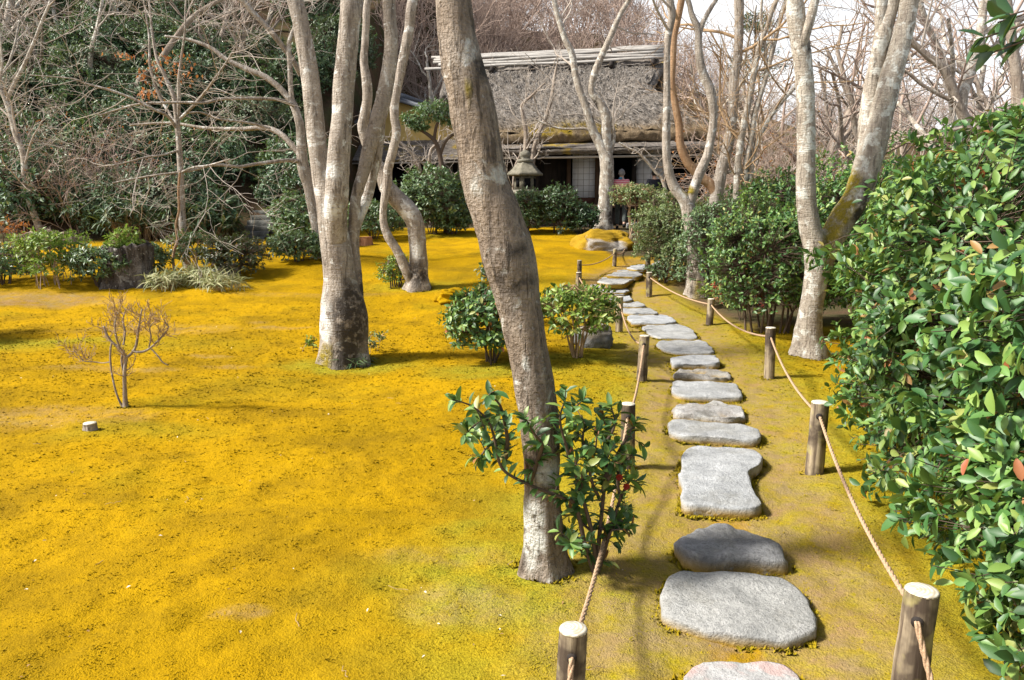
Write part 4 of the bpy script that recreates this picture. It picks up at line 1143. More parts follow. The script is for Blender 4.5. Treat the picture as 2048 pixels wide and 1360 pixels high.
# remaining orange maple leaves
def orange():
    rg = np.random.RandomState(3)
    g = at_y(330, 140, 15.8)
    b = at_y(372, 535, 15.8)
    mb = MB(); T = Twigs()
    root = thing('orange_leaved_spray', 'sprays of withered orange leaves hanging high in the slim young maple', 'foliage', g)
    for (px, py, n, sx, sz) in ((345, 125, 46, .22, .14), (300, 140, 36, .16, .14), (290, 185, 30, .14, .08), (365, 150, 20, .1, .12), (250, 110, 12, .12, .06)):
        c = at_y(px, py, 15.8) - g
        P = c + rg.normal(0, 1, (n, 3)) * [sx, .25, sz]
        D = rg.normal(0, .5, (n, 3)) + [0, 0, -.8]
        leaf_mesh(mb, P, D, rg.normal(0, 1, (n, 3)), .085, .055, 'far')
        for k in range(0, n, 4): T.add([c, (c + P[k]) / 2 + [0, 0, .03], P[k] + [0, 0, .01], P[k]], [.004, .003, .003, .002], 3)
    mb.build('leaves', M['orange'], root); T.build('twigs', M['twig'], root)
orange()
# ---------------------------------------------------------------- glossy hedge on the right
NEAR = dict(style='near', aspect=.46)
def hedge(label, x, y, rx, ry, h, n_tip, k, L, seed, m='camellia', **kw):
    a = dict(zc=.52, gap=.03, shell=.30, lump=.30, lumpf=2.6, n_stem=12, base_sp=.5, stem_r=.02, boxy=2.6, twig_frac=.35, twig_r=.0028, curl=.16)
    a.update(NEAR); a.update(kw)
    shrub('camellia_shrub', label, 0, 0, rx, h, n_tip, k, L, M[m], M['twigd'], seed, ry=ry, base=(x, y, 0), group='camellia shrubs of the hedge', cat='shrub', **a)
hedge('nearest camellia shrub with the largest glossy leaves, filling the lower right corner', 2.74, 2.75, 1.02, .95, 1.95, 2700, 6, .082, 1)
hedge('broad camellia shrub with glossy leaves right behind the largest rope post', 2.95, 4.25, 1.12, 1.0, 2.12, 4000, 6, .071, 2)
hedge('dense dark camellia shrub of the hedge beside the second rope post', 3.95, 5.75, 1.2, 1.1, 2.2, 3600, 6, .06, 3, 'hedge')
hedge('camellia shrub of the hedge just right of the mossy forked trunk', 4.65, 7.3, 1.2, 1.1, 2.15, 3300, 6, .06, 4, 'hedge')
hedge('tall camellia shrub directly behind the mossy forked trunk', 5.0, 10.3, 1.5, 1.2, 2.25, 2600, 6, .07, 5, 'hedge')
hedge('camellia shrub in the middle of the hedge top, in front of the leaning bare stem', 6.1, 8.4, 1.6, 1.5, 2.5, 1700, 6, .09, 7, 'hedge')
hedge('lowest camellia shrub of the hedge, spreading over the moss in the bottom right corner', 2.12, 2.35, .58, .6, .85, 900, 6, .078, 9)
hedge('low camellia shrub where the hedge meets the moss, by the third rope post', 2.85, 5.0, .72, .8, 1.05, 1000, 6, .055, 8, 'camellia')
# shrubs along the right of the path
shrub('azalea_shrub', 'olive green shrub on bare stems at the far bend of the path', 1362, 556, .80, 1.35, 1300, 7, .068, M['olive'], M['twigd'], 21, style='far', zc=.6, gap=.2, n_stem=6, stem_r=.02, lump=.4)
shrub('azalea_shrub', 'olive green shrub wrapped round the foot of the slender trunk', 1345, 520, .78, 1.4, 1200, 7, .068, M['olive'], M['twigd'], 22, style='far', zc=.6, gap=.22, n_stem=6, lump=.4)
shrub('azalea_shrub', 'mid green shrub in front of the tan limbed tree, full of reddish twigs', 1455, 590, .85, 1.6, 1500, 7, .064, M['mid'], M['twigd'], 23, style='far', zc=.58, gap=.16, n_stem=9, stem_r=.016, lump=.38)
shrub('azalea_shrub', 'leafy green shrub on dark bare stems just left of the mossy forked trunk', 1545, 665, .86, 1.75, 2100, 6, .062, M['hedge'], M['twigd'], 24, style='near', zc=.58, gap=.18, n_stem=12, stem_r=.016, base_sp=.4, lump=.32)
shrub('azalea_shrub', 'bright green shrub standing behind the tan limbed tree, next to the house', 1500, 520, .95, 1.5, 800, 6, .075, M['mid'], M['twigd'], 25, style='far', zc=.55, gap=.1, lump=.35)
shrub('camellia_shrub', 'upright glossy shrub with large leaves between the pale stems and the mossy fork', 1560, 560, 1.0, 1.95, 1100, 6, .085, M['hedge'], M['twigd'], 26, style='near', zc=.6, gap=.12, lump=.35)
shrub('azalea_shrub', 'small dark shrub low against the foot of the slender trunk', 1330, 565, .42, .42, 160, 5, .06, M['mid'], M['twigd'], 27, style='far', gap=.1)
shrub('low_shrub', 'low bright green sprouts at the foot of the slender trunk, behind the fourth rope post', 1455, 612, .45, .40, 150, 5, .075, M['light'], M['twigo'], 28, style='near', gap=.05)
shrub('nandina_plant', 'small plant with red leaves above the rope, between two dark rope posts', 1485, 640, .42, .62, 110, 5, .055, M['red'], M['twigd'], 29, style='far', zc=.7, gap=.35, n_stem=6, stem_r=.006)
shrub('nandina_plant', 'orange red leaved plant amid the stems of the leafy green shrub', 1500, 612, .45, .95, 130, 5, .055, M['orange'], M['twigd'], 30, style='far', zc=.75, gap=.45, n_stem=6, stem_r=.006)
# pair of bushes by the path
shrub('round_bush', 'dark glossy round bush on the left of the leaning trunk', 985, 725, .50, .82, 560, 7, .072, M['camellia'], M['twigd'], 41, style='near', zc=.60, gap=.24, n_stem=9, stem_r=.012, lump=.2, shell=.4)
shrub('round_bush', 'yellow-green airy bush with pale bare stems, right of the leaning trunk', 1152, 715, .50, .80, 380, 6, .070, M['light'], M['twigo'], 42, style='near', zc=.66, gap=.36, n_stem=9, stem_r=.012, lump=.25, base_sp=.06)
shrub('round_bush', 'taller sparse dark bush just behind the dark glossy round bush', 1000, 650, .34, .95, 150, 5, .075, M['deep'], M['twigd'], 43, style='near', zc=.72, gap=.4, n_stem=5)
shrub('round_bush', 'little round green bush at the foot of the crooked tree', 792, 574, .34, .55, 240, 6, .055, M['light'], M['twigd'], 44, style='far', zc=.55, gap=.15)
# camellia sapling round the leaning trunk
def sapling():
    rng = np.random.RandomState(12)
    g = at_ground(1192, 1150); Y0 = g[1]
    root = thing('camellia_sapling', 'young camellia sapling with a red flower growing against the leaning trunk', 'sapling', g)
    T = Twigs(); mb = MB(); fl = MB(); yl = MB()
    br = [[(1190,1150),(1170,1090),(1150,1010),(1110,990),(1060,970),(1005,938),(990,880),(975,840),(940,810),(905,800)],
          [(1005,938),(1015,890),(1010,850),(1000,810),(978,790)], [(1060,970),(1075,920),(1085,890),(1070,870),(1050,835)],
          [(1192,1150),(1185,1070),(1160,980),(1135,900),(1120,840),(1130,800)], [(1192,1145),(1200,1060),(1210,960),(1215,880),(1205,820)],
          [(1195,1145),(1215,1080),(1240,1000),(1262,960),(1280,970)], [(1210,960),(1240,900),(1262,860),(1270,845)], [(1195,1140),(1175,1100),(1150,1070),(1125,1060)],
          [(1160,980),(1175,920),(1165,880),(1170,850)], [(1200,1060),(1235,1040),(1255,1030)], [(1215,1080),(1225,1060),(1260,1060)], [(1135,900),(1110,870),(1095,860)],
          [(1200,1000),(1180,950),(1190,905),(1195,860)], [(1190,1130),(1160,1100),(1140,1085)], [(1215,880),(1230,850),(1222,810)], [(1240,1000),(1235,950),(1250,920),(1265,910)],
          [(1180,1060),(1150,1030),(1160,1000)], [(1205,980),(1225,940),(1215,915)], [(1120,840),(1150,815),(1165,800)],[(975,840),(950,850),(930,870)],[(990,880),(970,900),(955,925)], [(1150,1010),(1165,960),(1150,930)]]
    for bi, b in enumerate(br):
        dy = rng.uniform(-.22, .22)
        L = []
        for i, (px, py) in enumerate(b):
            f = i / (len(b) - 1)
            p = at_y(px, py, Y0 + dy * f - (.16 if px < 1150 else .02) * f) - g
            L.append([*p, .008 * (1 - .7 * f) if bi > 8 else .012 * (1 - .75 * f)])
        P = smooth_line(L, .03)
        T.add(list(P[:, :3]), P[:, 3], 6)
        n = len(P); lo = .30 if bi in (0, 3, 4, 5) else .1
        ids = np.arange(int(n * lo), n); ids = ids[rng.rand(len(ids)) < .95]
        tg = unit(np.gradient(P[:, :3], axis=0))[ids]
        for rep in range(2):
            whorls(mb, rng, P[ids, :3], tg, 1, .070, .43, 'near', (40, 80), .2, .22, .7)
        whorls(mb, rng, P[-1:, :3], tg[-1:], 6, .070, .43, 'near', (20, 70), .5, .2, .6)
        for rep in range(4):  # side sprigs
            i = ids[rng.randint(len(ids))]
            d = unit(rng.normal(0, 1, 3) * [1, 1, .6] + [0, 0, .4]); ln = rng.uniform(.04, .10)
            e = P[i, :3] + d * ln
            T.add([P[i, :3], P[i, :3] + d * ln * .35 + [0, 0, .004], P[i, :3] + d * ln * .7 + [0, 0, .003], e], [.003, .0025, .002, .0015], 4)
            whorls(mb, rng, e[None], d[None], 5, .068, .43, 'near', (25, 75), .9, .2, .6)
    c = at_y(1178, 912, Y0 - .12) - g
    leaf_mesh(yl, c[None] + [[0, 0, .03]], np.array([[.1, -.2, -1.]]), np.array([[0, -1, .2]]), .07, .04, 'near')
    for px, py in ((1252, 972), (1238, 953)):
        c = at_y(px, py, Y0 - .1) - g
        for k in range(9):
            a = k * 2.4; s = np.array([[math.cos(a), -.5, math.sin(a)]])
            leaf_mesh(fl, c[None], s, np.array([[0, -1, 0.3]]), .02, .016, 'near', -.2)
    T.build('stems', M['twigd'], root); mb.build('foliage', M['camellia'], root); yl.build('yellow_leaf', M['yellow'], root); fl.build('flowers', M['flower'], root)
sapling()
# bough at the top right corner, on a camellia rooted outside the frame
def bough():
    rng = np.random.RandomState(2)
    b = np.array([2.2, 1.55, h1(2.2, 1.55)])
    root = thing('camellia_tree', 'dark glossy camellia bough reaching into the top right corner', 'tree', b)
    mb = MB(); T = Twigs()
    tip = at_y(1958, 95, 1.95) - b
    P = smooth_line([[0, 0, -.1, .05], [.03, .02, .9, .045], [.0, .03, 1.7, .038], [-.08, .1, 2.15, .025], [-.35, .2, 2.33, .012]], .05)
    T.add(list(P[:, :3]), P[:, 3], 10)
    for (px, py, dy) in ((1960, 78, 0), (1985, 105, -.02), (2010, 60, .03), (2035, 90, 0), (2020, 30, -.05), (2060, 50, .05), (2075, 110, 0), (1995, 45, .02)):
        e = at_y(px, py, 1.95 + dy) - b; s = P[-4, :3]
        m = (s + e) / 2 + [0, 0, .03]
        T.add([s, (s + m) / 2, m, (m + e) / 2, e], [.006, .005, .004, .003, .002], 5)
        whorls(mb, rng, np.array([e, (m + e) / 2]), np.array([unit(e - m), unit(e - m)]), 4, .068, .5, 'near', (25, 70), .4, .1, .8)
    T.build('branches', M['twigd'], root); mb.build('foliage', M['deep'], root)
bough()
# ---------------------------------------------------------------- left bushes, stump
shrub('bush', 'bush with bright lime leaves on top and bare brown twigs below', 105, 570, .62, .98, 420, 6, .085, M['lime'], M['twigr'], 51, style='far', zc=.70, gap=.22, n_stem=20, stem_r=.007, base_sp=.5, lump=.3)
shrub('bush', 'dark green bush cut by the left edge, with a few orange leaves above', 8, 568, .72, .75, 420, 6, .085, M['mid'], M['twigd'], 52, style='far', gap=.06)
shrub('bush', 'orange tinged thin bush behind the dark bush at the left edge', 12, 530, .60, .9, 60, 5, .07, M['orange'], M['twigd'], 53, style='far', zc=.7, gap=.4)
shrub('bush', 'dark green low bush leaning on the left of the old stump', 202, 572, .55, .70, 420, 6, .08, M['mid'], M['twigd'], 54, style='far', zc=.66, gap=.15)
shrub('bush', 'small green bush hugging the right side of the old stump', 308, 556, .34, .62, 170, 6, .08, M['mid'], M['twigd'], 63, style='far', zc=.6, gap=.12)
shrub('bush', 'leafy sprouts round the foot of the slim young maple', 385, 540, .5, .75, 190, 6, .09, M['mid'], M['twigo'], 55, style='far', zc=.72, gap=.2)
shrub('bush', 'dark burgundy green bush beside the dark rock, left of the many stemmed tree', 470, 552, .62, .78, 560, 6, .075, M['burgundy'], M['twigd'], 56, style='far', zc=.55, gap=.08, stem_r=.018)
shrub('bush', 'low rounded green bush left of the many stemmed trunk', 598, 523, .62, .62, 480, 6, .085, M['mid'], M['twigd'], 57, style='far', gap=.04, ry=.5)
shrub('bush', 'taller mid green bush behind the low rounded one, beside the stone steps', 608, 494, .78, 1.25, 700, 6, .10, M['mid'], M['twigd'], 58, style='far', gap=.04)
shrub('bush', 'dense green bush at the top of the stone steps, behind the arching maple', 625, 470, .85, 2.2, 800, 6, .10, M['deep'], M['twigd'], 59, style='far', gap=.04)
shrub('bush', 'dark bush outside the left edge whose shadow is also painted green into the moss', -205, 690, 1.0, 1.25, 700, 6, .09, M['mid'], M['twigd'], 60, style='far', gap=.04)
shrub('seedling', 'tiny seedling in the moss left of the many stemmed trunk', 622, 703, .07, .20, 14, 5, .05, M['light'], M['twigo'], 61, style='near', gap=.2, n_stem=2, stem_r=.003)
shrub('seedling', 'small drooping seedling in the moss right of the many stemmed trunk', 752, 703, .14, .26, 20, 5, .05, M['olive'], M['twigo'], 62, style='near', gap=.2, n_stem=3, stem_r=.003)
def grass_clump(name, label, px, py, rad, h, n, L, m, seed, cat='grass clump', group=None, base=None, wid=.1, droop=.9):
    rng = np.random.RandomState(seed)
    b = at_ground(px, py) if base is None else np.array(base, float)
    b[2] = h1(b[0], b[1])
    root = thing(name, label, cat, b, 0, group)
    T = Twigs(); mb = MB()
    for i in range(n):
        a = rng.rand() * 6.283; r = rad * math.sqrt(rng.rand())
        p = np.array([math.cos(a) * r * .6, math.sin(a) * r * .6, -.02]); e = np.array([math.cos(a) * r, math.sin(a) * r, h * rng.uniform(.4, 1.0) * (1 - .3 * (r / rad) ** 2)])
        t = np.array([0, .33, .66, 1.])[:, None]
        T.add(list(p + (e - p) * t + np.array([0, 0, 1]) * t * (1 - t) * h * .3), [.004, .004, .003, .002], 3)
        o = np.array([[math.cos(a) * .6, math.sin(a) * .6, .5]])
        whorls(mb, rng, e[None], o, 6, L, wid, 'near', (15, 85), .4, droop, .8)
    T.build('stems', M['twigo'], root); mb.build('blades', m, root)
    return root
for i, (px, py, rr, lb) in enumerate([(328, 578, .30, 'leftmost pale arching bamboo grass clump, at the foot of the old stump'), (372, 568, .34, 'pale bamboo grass clump directly in front of the slim young maple'), (408, 572, .30, 'pale bamboo grass clump between the maple foot and the dark rock'), (452, 580, .36, 'rightmost and lowest pale bamboo grass clump, in front of the dark rock')]):
    grass_clump('bamboo_grass_clump', lb, px, py, rr, .30, 46, .20, M['sasa'], 70 + i, group='pale bamboo grass clumps by the stump')
grass_clump('grass_tuft', 'green grass tuft growing at the foot of the many stemmed trunk', 707, 730, .20, .11, 34, .12, M['mid'], 75, base=None, droop=.7)
def stump():
    g = at_ground(258, 566); rng = np.random.RandomState(3)
    sc = depth(g) / FPX
    root = thing('old_stump', 'big rotting dark tree stump with green plants sprouting from its top', 'stump', g)
    n = 64; a = np.arange(n) / n * 6.283; V = []
    rows = 18; h = 76 * sc
    for k in range(rows):
        t = k / (rows - 1); r = 45 * sc * (1.0 + .42 * (1 - t) ** 3) * (1 + .06 * (1 - t))
        V.append(np.stack([r * np.cos(a), r * np.sin(a) * .8, np.full(n, -.1 + (h + .1) * t)], 1))
    V = np.concatenate(V); d = unit(V * [1, 1, 0])
    ang = np.arctan2(V[:, 1], V[:, 0])
    fl = .09 * vnoise(np.stack([np.cos(ang) * 2.5, np.sin(ang) * 2.5, V[:, 2] * .8], 1), 6) + .07 * vnoise(np.stack([np.cos(ang) * 6, np.sin(ang) * 6, V[:, 2] * 1.2], 1), 7) + .03 * vnoise(np.stack([np.cos(ang) * 15, np.sin(ang) * 15, V[:, 2] * 2], 1), 8)
    V = V + d * fl[:, None]; V[-n:, 2] += .09 * vnoise(V[-n:] * 9, 3); V[:, 0] += .09 * (1 - V[:, 2] / h) * vnoise(V * 2, 12)
    i = np.arange(n); j = (i + 1) % n
    q = np.concatenate([np.stack([i + r * n, j + r * n, j + (r + 1) * n, i + (r + 1) * n], 1) for r in range(rows - 1)])
    V = np.vstack([V, [0, 0, h - .10]])
    mesh_obj('wood', V, [q, np.stack([i + (rows - 1) * n, j + (rows - 1) * n, np.full(n, n * rows)], 1)], M['stump'], root)
    r2 = thing('stump_plant', 'bright green fern-like plant growing on top of the old stump', 'plant', g + [-.03, 0, h - .10])
    T, mb = shrub_geo(rng, .34, .26, .42, 120, 6, .085, 'far', gap=.0, zc=.35, n_stem=5, stem_r=.006)
    T.build('stems', M['twigo'], r2); mb.build('foliage', M['lime'], r2)
stump()
def rock(name, label, px, py, rx, ry, rz_, m, seed, moss=0.0, rough=.28, cat='rock', sink=.25, mossf=None):
    g = at_ground(px, py); g[2] = h1(g[0], g[1])
    n = 3600
    u = np.linspace(0, math.pi, 44); v = np.linspace(0, 2 * math.pi, 72, endpoint=False)
    U, Vv = np.meshgrid(u, v, indexing='ij')
    d = np.stack([np.sin(U) * np.cos(Vv), np.sin(U) * np.sin(Vv), np.cos(U)], -1).reshape(-1, 3)
    f = 1 + rough * fbm(d * 1.5, seed, 4)
    q = np.sign(d) * np.abs(d) ** .8
    P = q * f[:, None] * [rx, ry, rz_]
    P[:, 2] += rz_ * (1 - sink) - rz_ * .35
    k = 72; i = np.arange(k); j = (i + 1) % k
    Q = np.concatenate([np.stack([i + r * k, i + (r + 1) * k, j + (r + 1) * k, j + r * k], 1) for r in range(43)])
    mo = moss * sstep(.05, .55, d[:, 2] + .35 * fbm(d * 2.5, seed + 5, 2)) if mossf is None else mossf(d, P)
    o = mesh_obj(name, P, [Q], m, loc=g, attrs={'moss': mo})
    return tag(o, label, cat)
rock('mossy_rock', 'pale rock capped with thick golden moss at the far end of the lawn', 1213, 497, .66, .5, .29, M['rock'], 5, mossf=lambda d, P: np.clip(sstep(.10, .45, d[:, 2] + .25 * fbm(d * 2.5, 9, 2)) + sstep(.35, .8, d[:, 0]) + sstep(.6, .9, -d[:, 0]), 0, 1) * 1.6)
rock('grey_rock', 'grey rock half hidden behind the yellow-green bush', 1188, 690, .22, .2, .17, M['stone_dark'], 6, .2)
rock('dark_rock', 'low dark rock among the bamboo grass in front of the burgundy bush', 455, 553, .24, .2, .17, M['stone_dark'], 7, .3)
rock('soil_mound', 'small brown mound of crumbly soil rising from the moss', 905, 600, .26, .22, .12, M['moss'], 8, rough=.4, cat='mound')
def small_stump(label, px, py, wpx, hpx, bm, tm, seed):
    g = at_ground(px, py); sc = depth(g) / FPX; r = wpx * sc / 2; h = hpx * sc
    root = thing('cut_stump', label, 'stump', g, 0, 'small sawn stumps')
    mb = MB(); mb.tube([(0, 0, -.05), (0, 0, 0), (.002, 0, h * .5), (.004, 0, h)], [r * 1.25, r * 1.15, r, r * .97], 20, False, .08, seed)
    mb.build('wood', bm, root)
    mt = MB(); mt.lathe([(r * .97, h - .002), (r * .93, h + .004), (r * .4, h + .005)], (.004, 0, 0), 20); mt.build('sawn_top', tm, root)
small_stump('small pale sawn stump near the little bare pruned tree', 180, 861, 26, 15, M['barkg'], M['sawn'], 1)
small_stump('orange brown sawn stump at the back edge of the lawn', 732, 490, 26, 16, M['stumpo'], M['stumpo'], 2)
# litter on the moss
def litter():
    rng = np.random.RandomState(6); mb = MB()
    n = 170
    y = np.exp(rng.uniform(math.log(2.0), math.log(14), n)); x = rng.uniform(-.68, .3, n) * y
    kp = path_dist(x, y) > .5; x, y = x[kp], y[kp]; n = len(x)
    P = np.stack([x, y, H(x, y) + .012], 1)
    a = rng.rand(n) * 6.28
    leaf_mesh(mb, P, np.stack([np.cos(a), np.sin(a), rng.normal(0, .12, n)], 1), np.stack([rng.normal(0, .3, n), rng.normal(0, .3, n), np.ones(n)], 1), rng.uniform(.010, .024, n), rng.uniform(.006, .012, n), 'far')
    a_ = NT('dry fallen leaf'); m = a_.done(a_.ramp(a_.attr('rnd'), [(0, (.16, .08, .03)), (.45, (.34, .20, .08)), (.55, (.62, .54, .42)), (1, (.72, .68, .60))]), .7)
    tag(mb.build('fallen_leaves', m), kind='stuff', label='tiny dry leaves and pale petals scattered over the moss lawn', cat='leaf litter')
    T = Twigs()
    for _ in range(34):
        yy = math.exp(rng.uniform(math.log(2.2), math.log(12))); xx = rng.uniform(-.62, .2) * yy; a = rng.rand() * 6.28; l = rng.uniform(.03, .11)
        t = np.linspace(-.5, .5, 5); bx = xx + t * l * math.cos(a) + rng.normal(0, .006, 5); by = yy + t * l * math.sin(a) + rng.normal(0, .006, 5)
        T.add(list(np.stack([bx, by, H(bx, by) + .014], 1)), [.0014] * 5, 4)
    tag(T.build('fallen_twigs', M['twigo']), kind='stuff', label='thin dry twigs scattered over the moss lawn', cat='twigs')
litter()
# ---------------------------------------------------------------- bushes by the house
shrub('house_bush', 'large rounded evergreen bush before the side wing of the house', 868, 468, 1.02, 1.75, 1000, 6, .12, M['mid'], M['twigd'], 81, style='far', gap=.03)
shrub('house_bush', 'low evergreen bush at the foot of the large rounded one', 905, 468, .60, .75, 360, 6, .10, M['mid'], M['twigd'], 82, style='far', gap=.03)
shrub('house_bush', 'evergreen bush standing right in front of the stone lantern', 1052, 466, .55, 1.20, 520, 6, .10, M['mid'], M['twigd'], 83, style='far', gap=.03)
shrub('house_bush', 'dark evergreen bush between the stone lantern and the paper screen', 1115, 466, .60, 1.40, 600, 6, .10, M['deep'], M['twigd'], 84, style='far', gap=.03)
shrub('house_bush', 'low dark evergreen bush just left of the pale forked tree', 1165, 466, .52, .85, 420, 6, .10, M['deep'], M['twigd'], 85, style='far', gap=.03)
shrub('house_bush', 'dark low evergreen bush seen between crooked tree and many stemmed tree', 745, 478, .9, 1.0, 460, 6, .10, M['mid'], M['twigd'], 86, style='far', gap=.03)
shrub('clipped_shrub', 'olive and reddish clipped shrub on thin stems in front of the visitors', 1268, 472, .66, 1.36, 620, 6, .075, M['olive'], M['twigo'], 87, style='far', zc=.80, gap=.62, n_stem=5, stem_r=.02, lump=.3)
def cloud_tree():
    rng = np.random.RandomState(9)
    g = at_ground(888, 470); Y0 = g[1] + .6; z0 = h1(g[0], Y0); b = np.array([g[0], Y0, z0])
    root = thing('clipped_tree', 'flat topped clipped evergreen tree in front of the ochre gable', 'tree', b)
    T = Twigs(); mb = MB()
    for tr in ([(893,470,12),(890,400,11),(885,340,10),(877,300,9),(868,280,8),(845,262,6),(822,252,4)], [(880,310,7),(890,285,6),(905,270,5),(925,262,4)], [(868,282,7),(872,255,6),(880,235,4)], [(845,262,5),(838,245,4),(830,232,3)]):
        L = [[*(at_y(px, py, Y0) - b), w_ * Y0 / FPX / 2] for px, py, w_ in tr]
        P = smooth_line(L, .08); T.add(list(P[:, :3]), P[:, 3], 8)
    for (px, py, rx, rz_) in ((855, 225, .50, .26), (820, 238, .34, .20), (895, 232, .42, .24), (870, 215, .5, .22), (840, 252, .30, .14), (915, 245, .3, .16)):
        c = at_y(px, py, Y0) - b; d = unit(rng.normal(0, 1, (85, 3))); tips = c + d * [rx, rx, rz_] * (1 - .4 * rng.rand(85, 1) ** 2)
        whorls(mb, rng, tips, d + [0, 0, .4], 6, .10, .42, 'far')
        for t in tips[::5]:
            T.add([c - [0, 0, rz_ * .6], (c + t) / 2 - [0, 0, .05], (c + 2 * t) / 3, t], [.008, .006, .005, .004], 3)
    T.build('trunk', M['twigd'], root); mb.build('foliage', M['mid'], root)
cloud_tree()
for i, (st, lb) in enumerate([([(838,460,10),(838,370,9),(838,335,9),(826,310,8),(806,290,6),(790,275,4)], 'thin pale bare sapling forking in front of the side wing'), ([(862,460,7),(860,370,7),(858,330,7),(862,300,6),(874,288,5),(882,270,3)], 'short thin bare sapling beside the trunk of the clipped tree'), ([(1046,420,14),(1048,330,12),(1052,290,11),(1052,262,10),(1046,230,8),(1044,210,6),(1065,190,5),(1090,165,3)], 'bare tree rising directly behind the stone lantern'), ([(1062,420,12),(1066,310,11),(1078,270,10),(1095,225,9),(1104,190,7),(1110,150,6),(1116,120,3)], 'slanting bare tree behind the right side of the stone lantern'), ([(1024,440,6),(1026,380,5),(1030,335,5),(1040,310,4),(1042,290,3)], 'thin white curved sapling left of the stone lantern')]):
    traced_tree('bare_sapling', lb, 'sapling', st[0][:2], [S(*st, up=False)], M['barkf'], M['twig'], 300 + i, sides=8, Y=25.0, br=dict(FINE, count=7, len=1.1, n=[4, 4, 2], rmin=.005, **{'from': .35}))
for i, (px, py, lb) in enumerate([(1290, 345, 'bare sapling in front of the second paper screen')]):
    traced_tree('bare_sapling', lb, 'sapling', (1330, 470), [S((1336,470,9),(1334,400,8),(1325,360,7),(1312,345,6),(1296,325,6),(1276,305,5),(1255,295,4),(1238,285,3), up=False)], M['barkp'], M['twig'], 320, sides=8, Y=20.5, br=dict(FINE, count=4, len=.7, n=[3, 2, 2], rmin=.004, **{'from': .4}))
# russet twiggy bush in front of the right end of the house
def twig_bush(label, px, py, rr, h, seed, leaves, Y=None):
    rng = np.random.RandomState(seed)
    g = at_ground(px, py) if Y is None else at_y(px, py, Y); g[2] = h1(g[0], g[1])
    root = thing('twiggy_shrub', label, 'shrub', g)
    T = Twigs(); mb = MB()
    for k in range(9):
        d = np.array([rng.normal(0, .45), rng.normal(0, .45), 1.0])
        grow(T, rng, np.array([rng.normal(0, .06), rng.normal(0, .06), -.05]), d, h * rng.uniform(.7, 1.0), .014, 0, 2, dict(n=[8, 6], wander=.2, trop=.02, rmin=.0042, ang=(25, 70)))
    if leaves:
        ends = np.concatenate([np.array([p[-1] for p, r in L]) for (k, n), L in T.b.items() if n == 3])
        ends = ends[rng.rand(len(ends)) < .5]
        whorls(mb, rng, ends, rng.normal(0, 1, ends.shape), 2, .06, .6, 'far')
        mb.build('withered_leaves', M['orange'], root)
    T.build('twigs', M['twigr'], root)
twig_bush('russet twiggy maple shrub with withered leaves before the right end of the house', 1455, 500, 1, 2.9, 1, True, 18)
twig_bush('russet twiggy shrub between the cluster of pale stems and the mossy fork', 1550, 500, 1, 2.7, 2, True, 16.5)
twig_bush('brown twiggy shrub among evergreens on the left bank', 235, 480, 1, 2.4, 3, True, 21.5)
twig_bush('pinkish brown leafless twiggy shrub behind the dark low bush and the lime topped bush', 150, 480, 1, 2.0, 5, False, 20.7)
twig_bush('pinkish brown leafless twiggy shrub just left of the slim young maple', 315, 480, 1, 1.9, 6, False, 20.9)
twig_bush('brown twiggy shrub on the bank at the left edge', 40, 480, 1, 2.2, 4, True, 22)
# ---------------------------------------------------------------- evergreen bank
SP = []
def bankproto(i):
    rng = np.random.RandomState(400 + i)
    return shrub_geo(rng, 1.15, 1.05, 1.7 + .3 * (i % 2), 640, 6, .15, 'far', .40, gap=.02, zc=.5, lump=.42, n_stem=6, twig_r=.006)
bm = [M['bank'], M['bankb'], M['mid'], M['bank']]
broots = {}
def bank_bush(pi, px, Yb, sc, rz, label):
    x = at_y(px, 400, Yb)[0]; z = h1(x, Yb) - .1
    if pi not in broots:
        T, mb = bankproto(pi)
        r = thing('evergreen_bush', label, 'bush', (x, Yb, z), rz, 'dark evergreen bushes on the wooded bank')
        T.build('stems', M['twigd'], r); mb.build('foliage', bm[pi], r); r.scale = (sc, sc, sc); broots[pi] = r
    else:
        copy_tree(broots[pi], (x, Yb, z), rz, sc, label, 'dark evergreen bushes on the wooded bank')
rgk = np.random.RandomState(31)
marks = [(20, 'at the left edge'), (65, 'behind the white stemmed tree'), (115, 'above the lime topped bush'), (165, 'left of the slanting grey tree'), (210, 'by the foot of the slanting grey tree'), (255, 'above the old stump'), (300, 'right of the slanting grey tree'), (345, 'behind the slim young maple'), (375, 'just right of the slim young maple'), (405, 'left of the stone steps'), (440, 'bordering the stone steps'), (605, 'right of the stone steps')]
tiers = [(21.2, 'lowest evergreen bush of the bank '), (23.2, 'second tier evergreen bush '), (25.6, 'evergreen bush halfway up the bank '), (28.6, 'evergreen bush high on the bank '), (32.5, 'topmost evergreen bush of the bank ')]
cnt = 0
for ti, (Yb, tl) in enumerate(tiers):
    for mi, (px, ml) in enumerate(marks):
        if px == 440 and ti < 2: continue
        if px == 605 and ti == 0: continue
        if ti == 4 and mi % 2 or (ti == 3 and mi == 0): continue
        jx = rgk.uniform(-16, 16) + 0
        bank_bush((cnt * 7 + ti) % 4 if ti != 1 else (0, 3, 2, 0)[cnt % 4], px + jx, Yb + rgk.uniform(-.5, .5), rgk.uniform(.72, 1.12), rgk.uniform(0, 6.28), tl + ml)
        cnt += 1
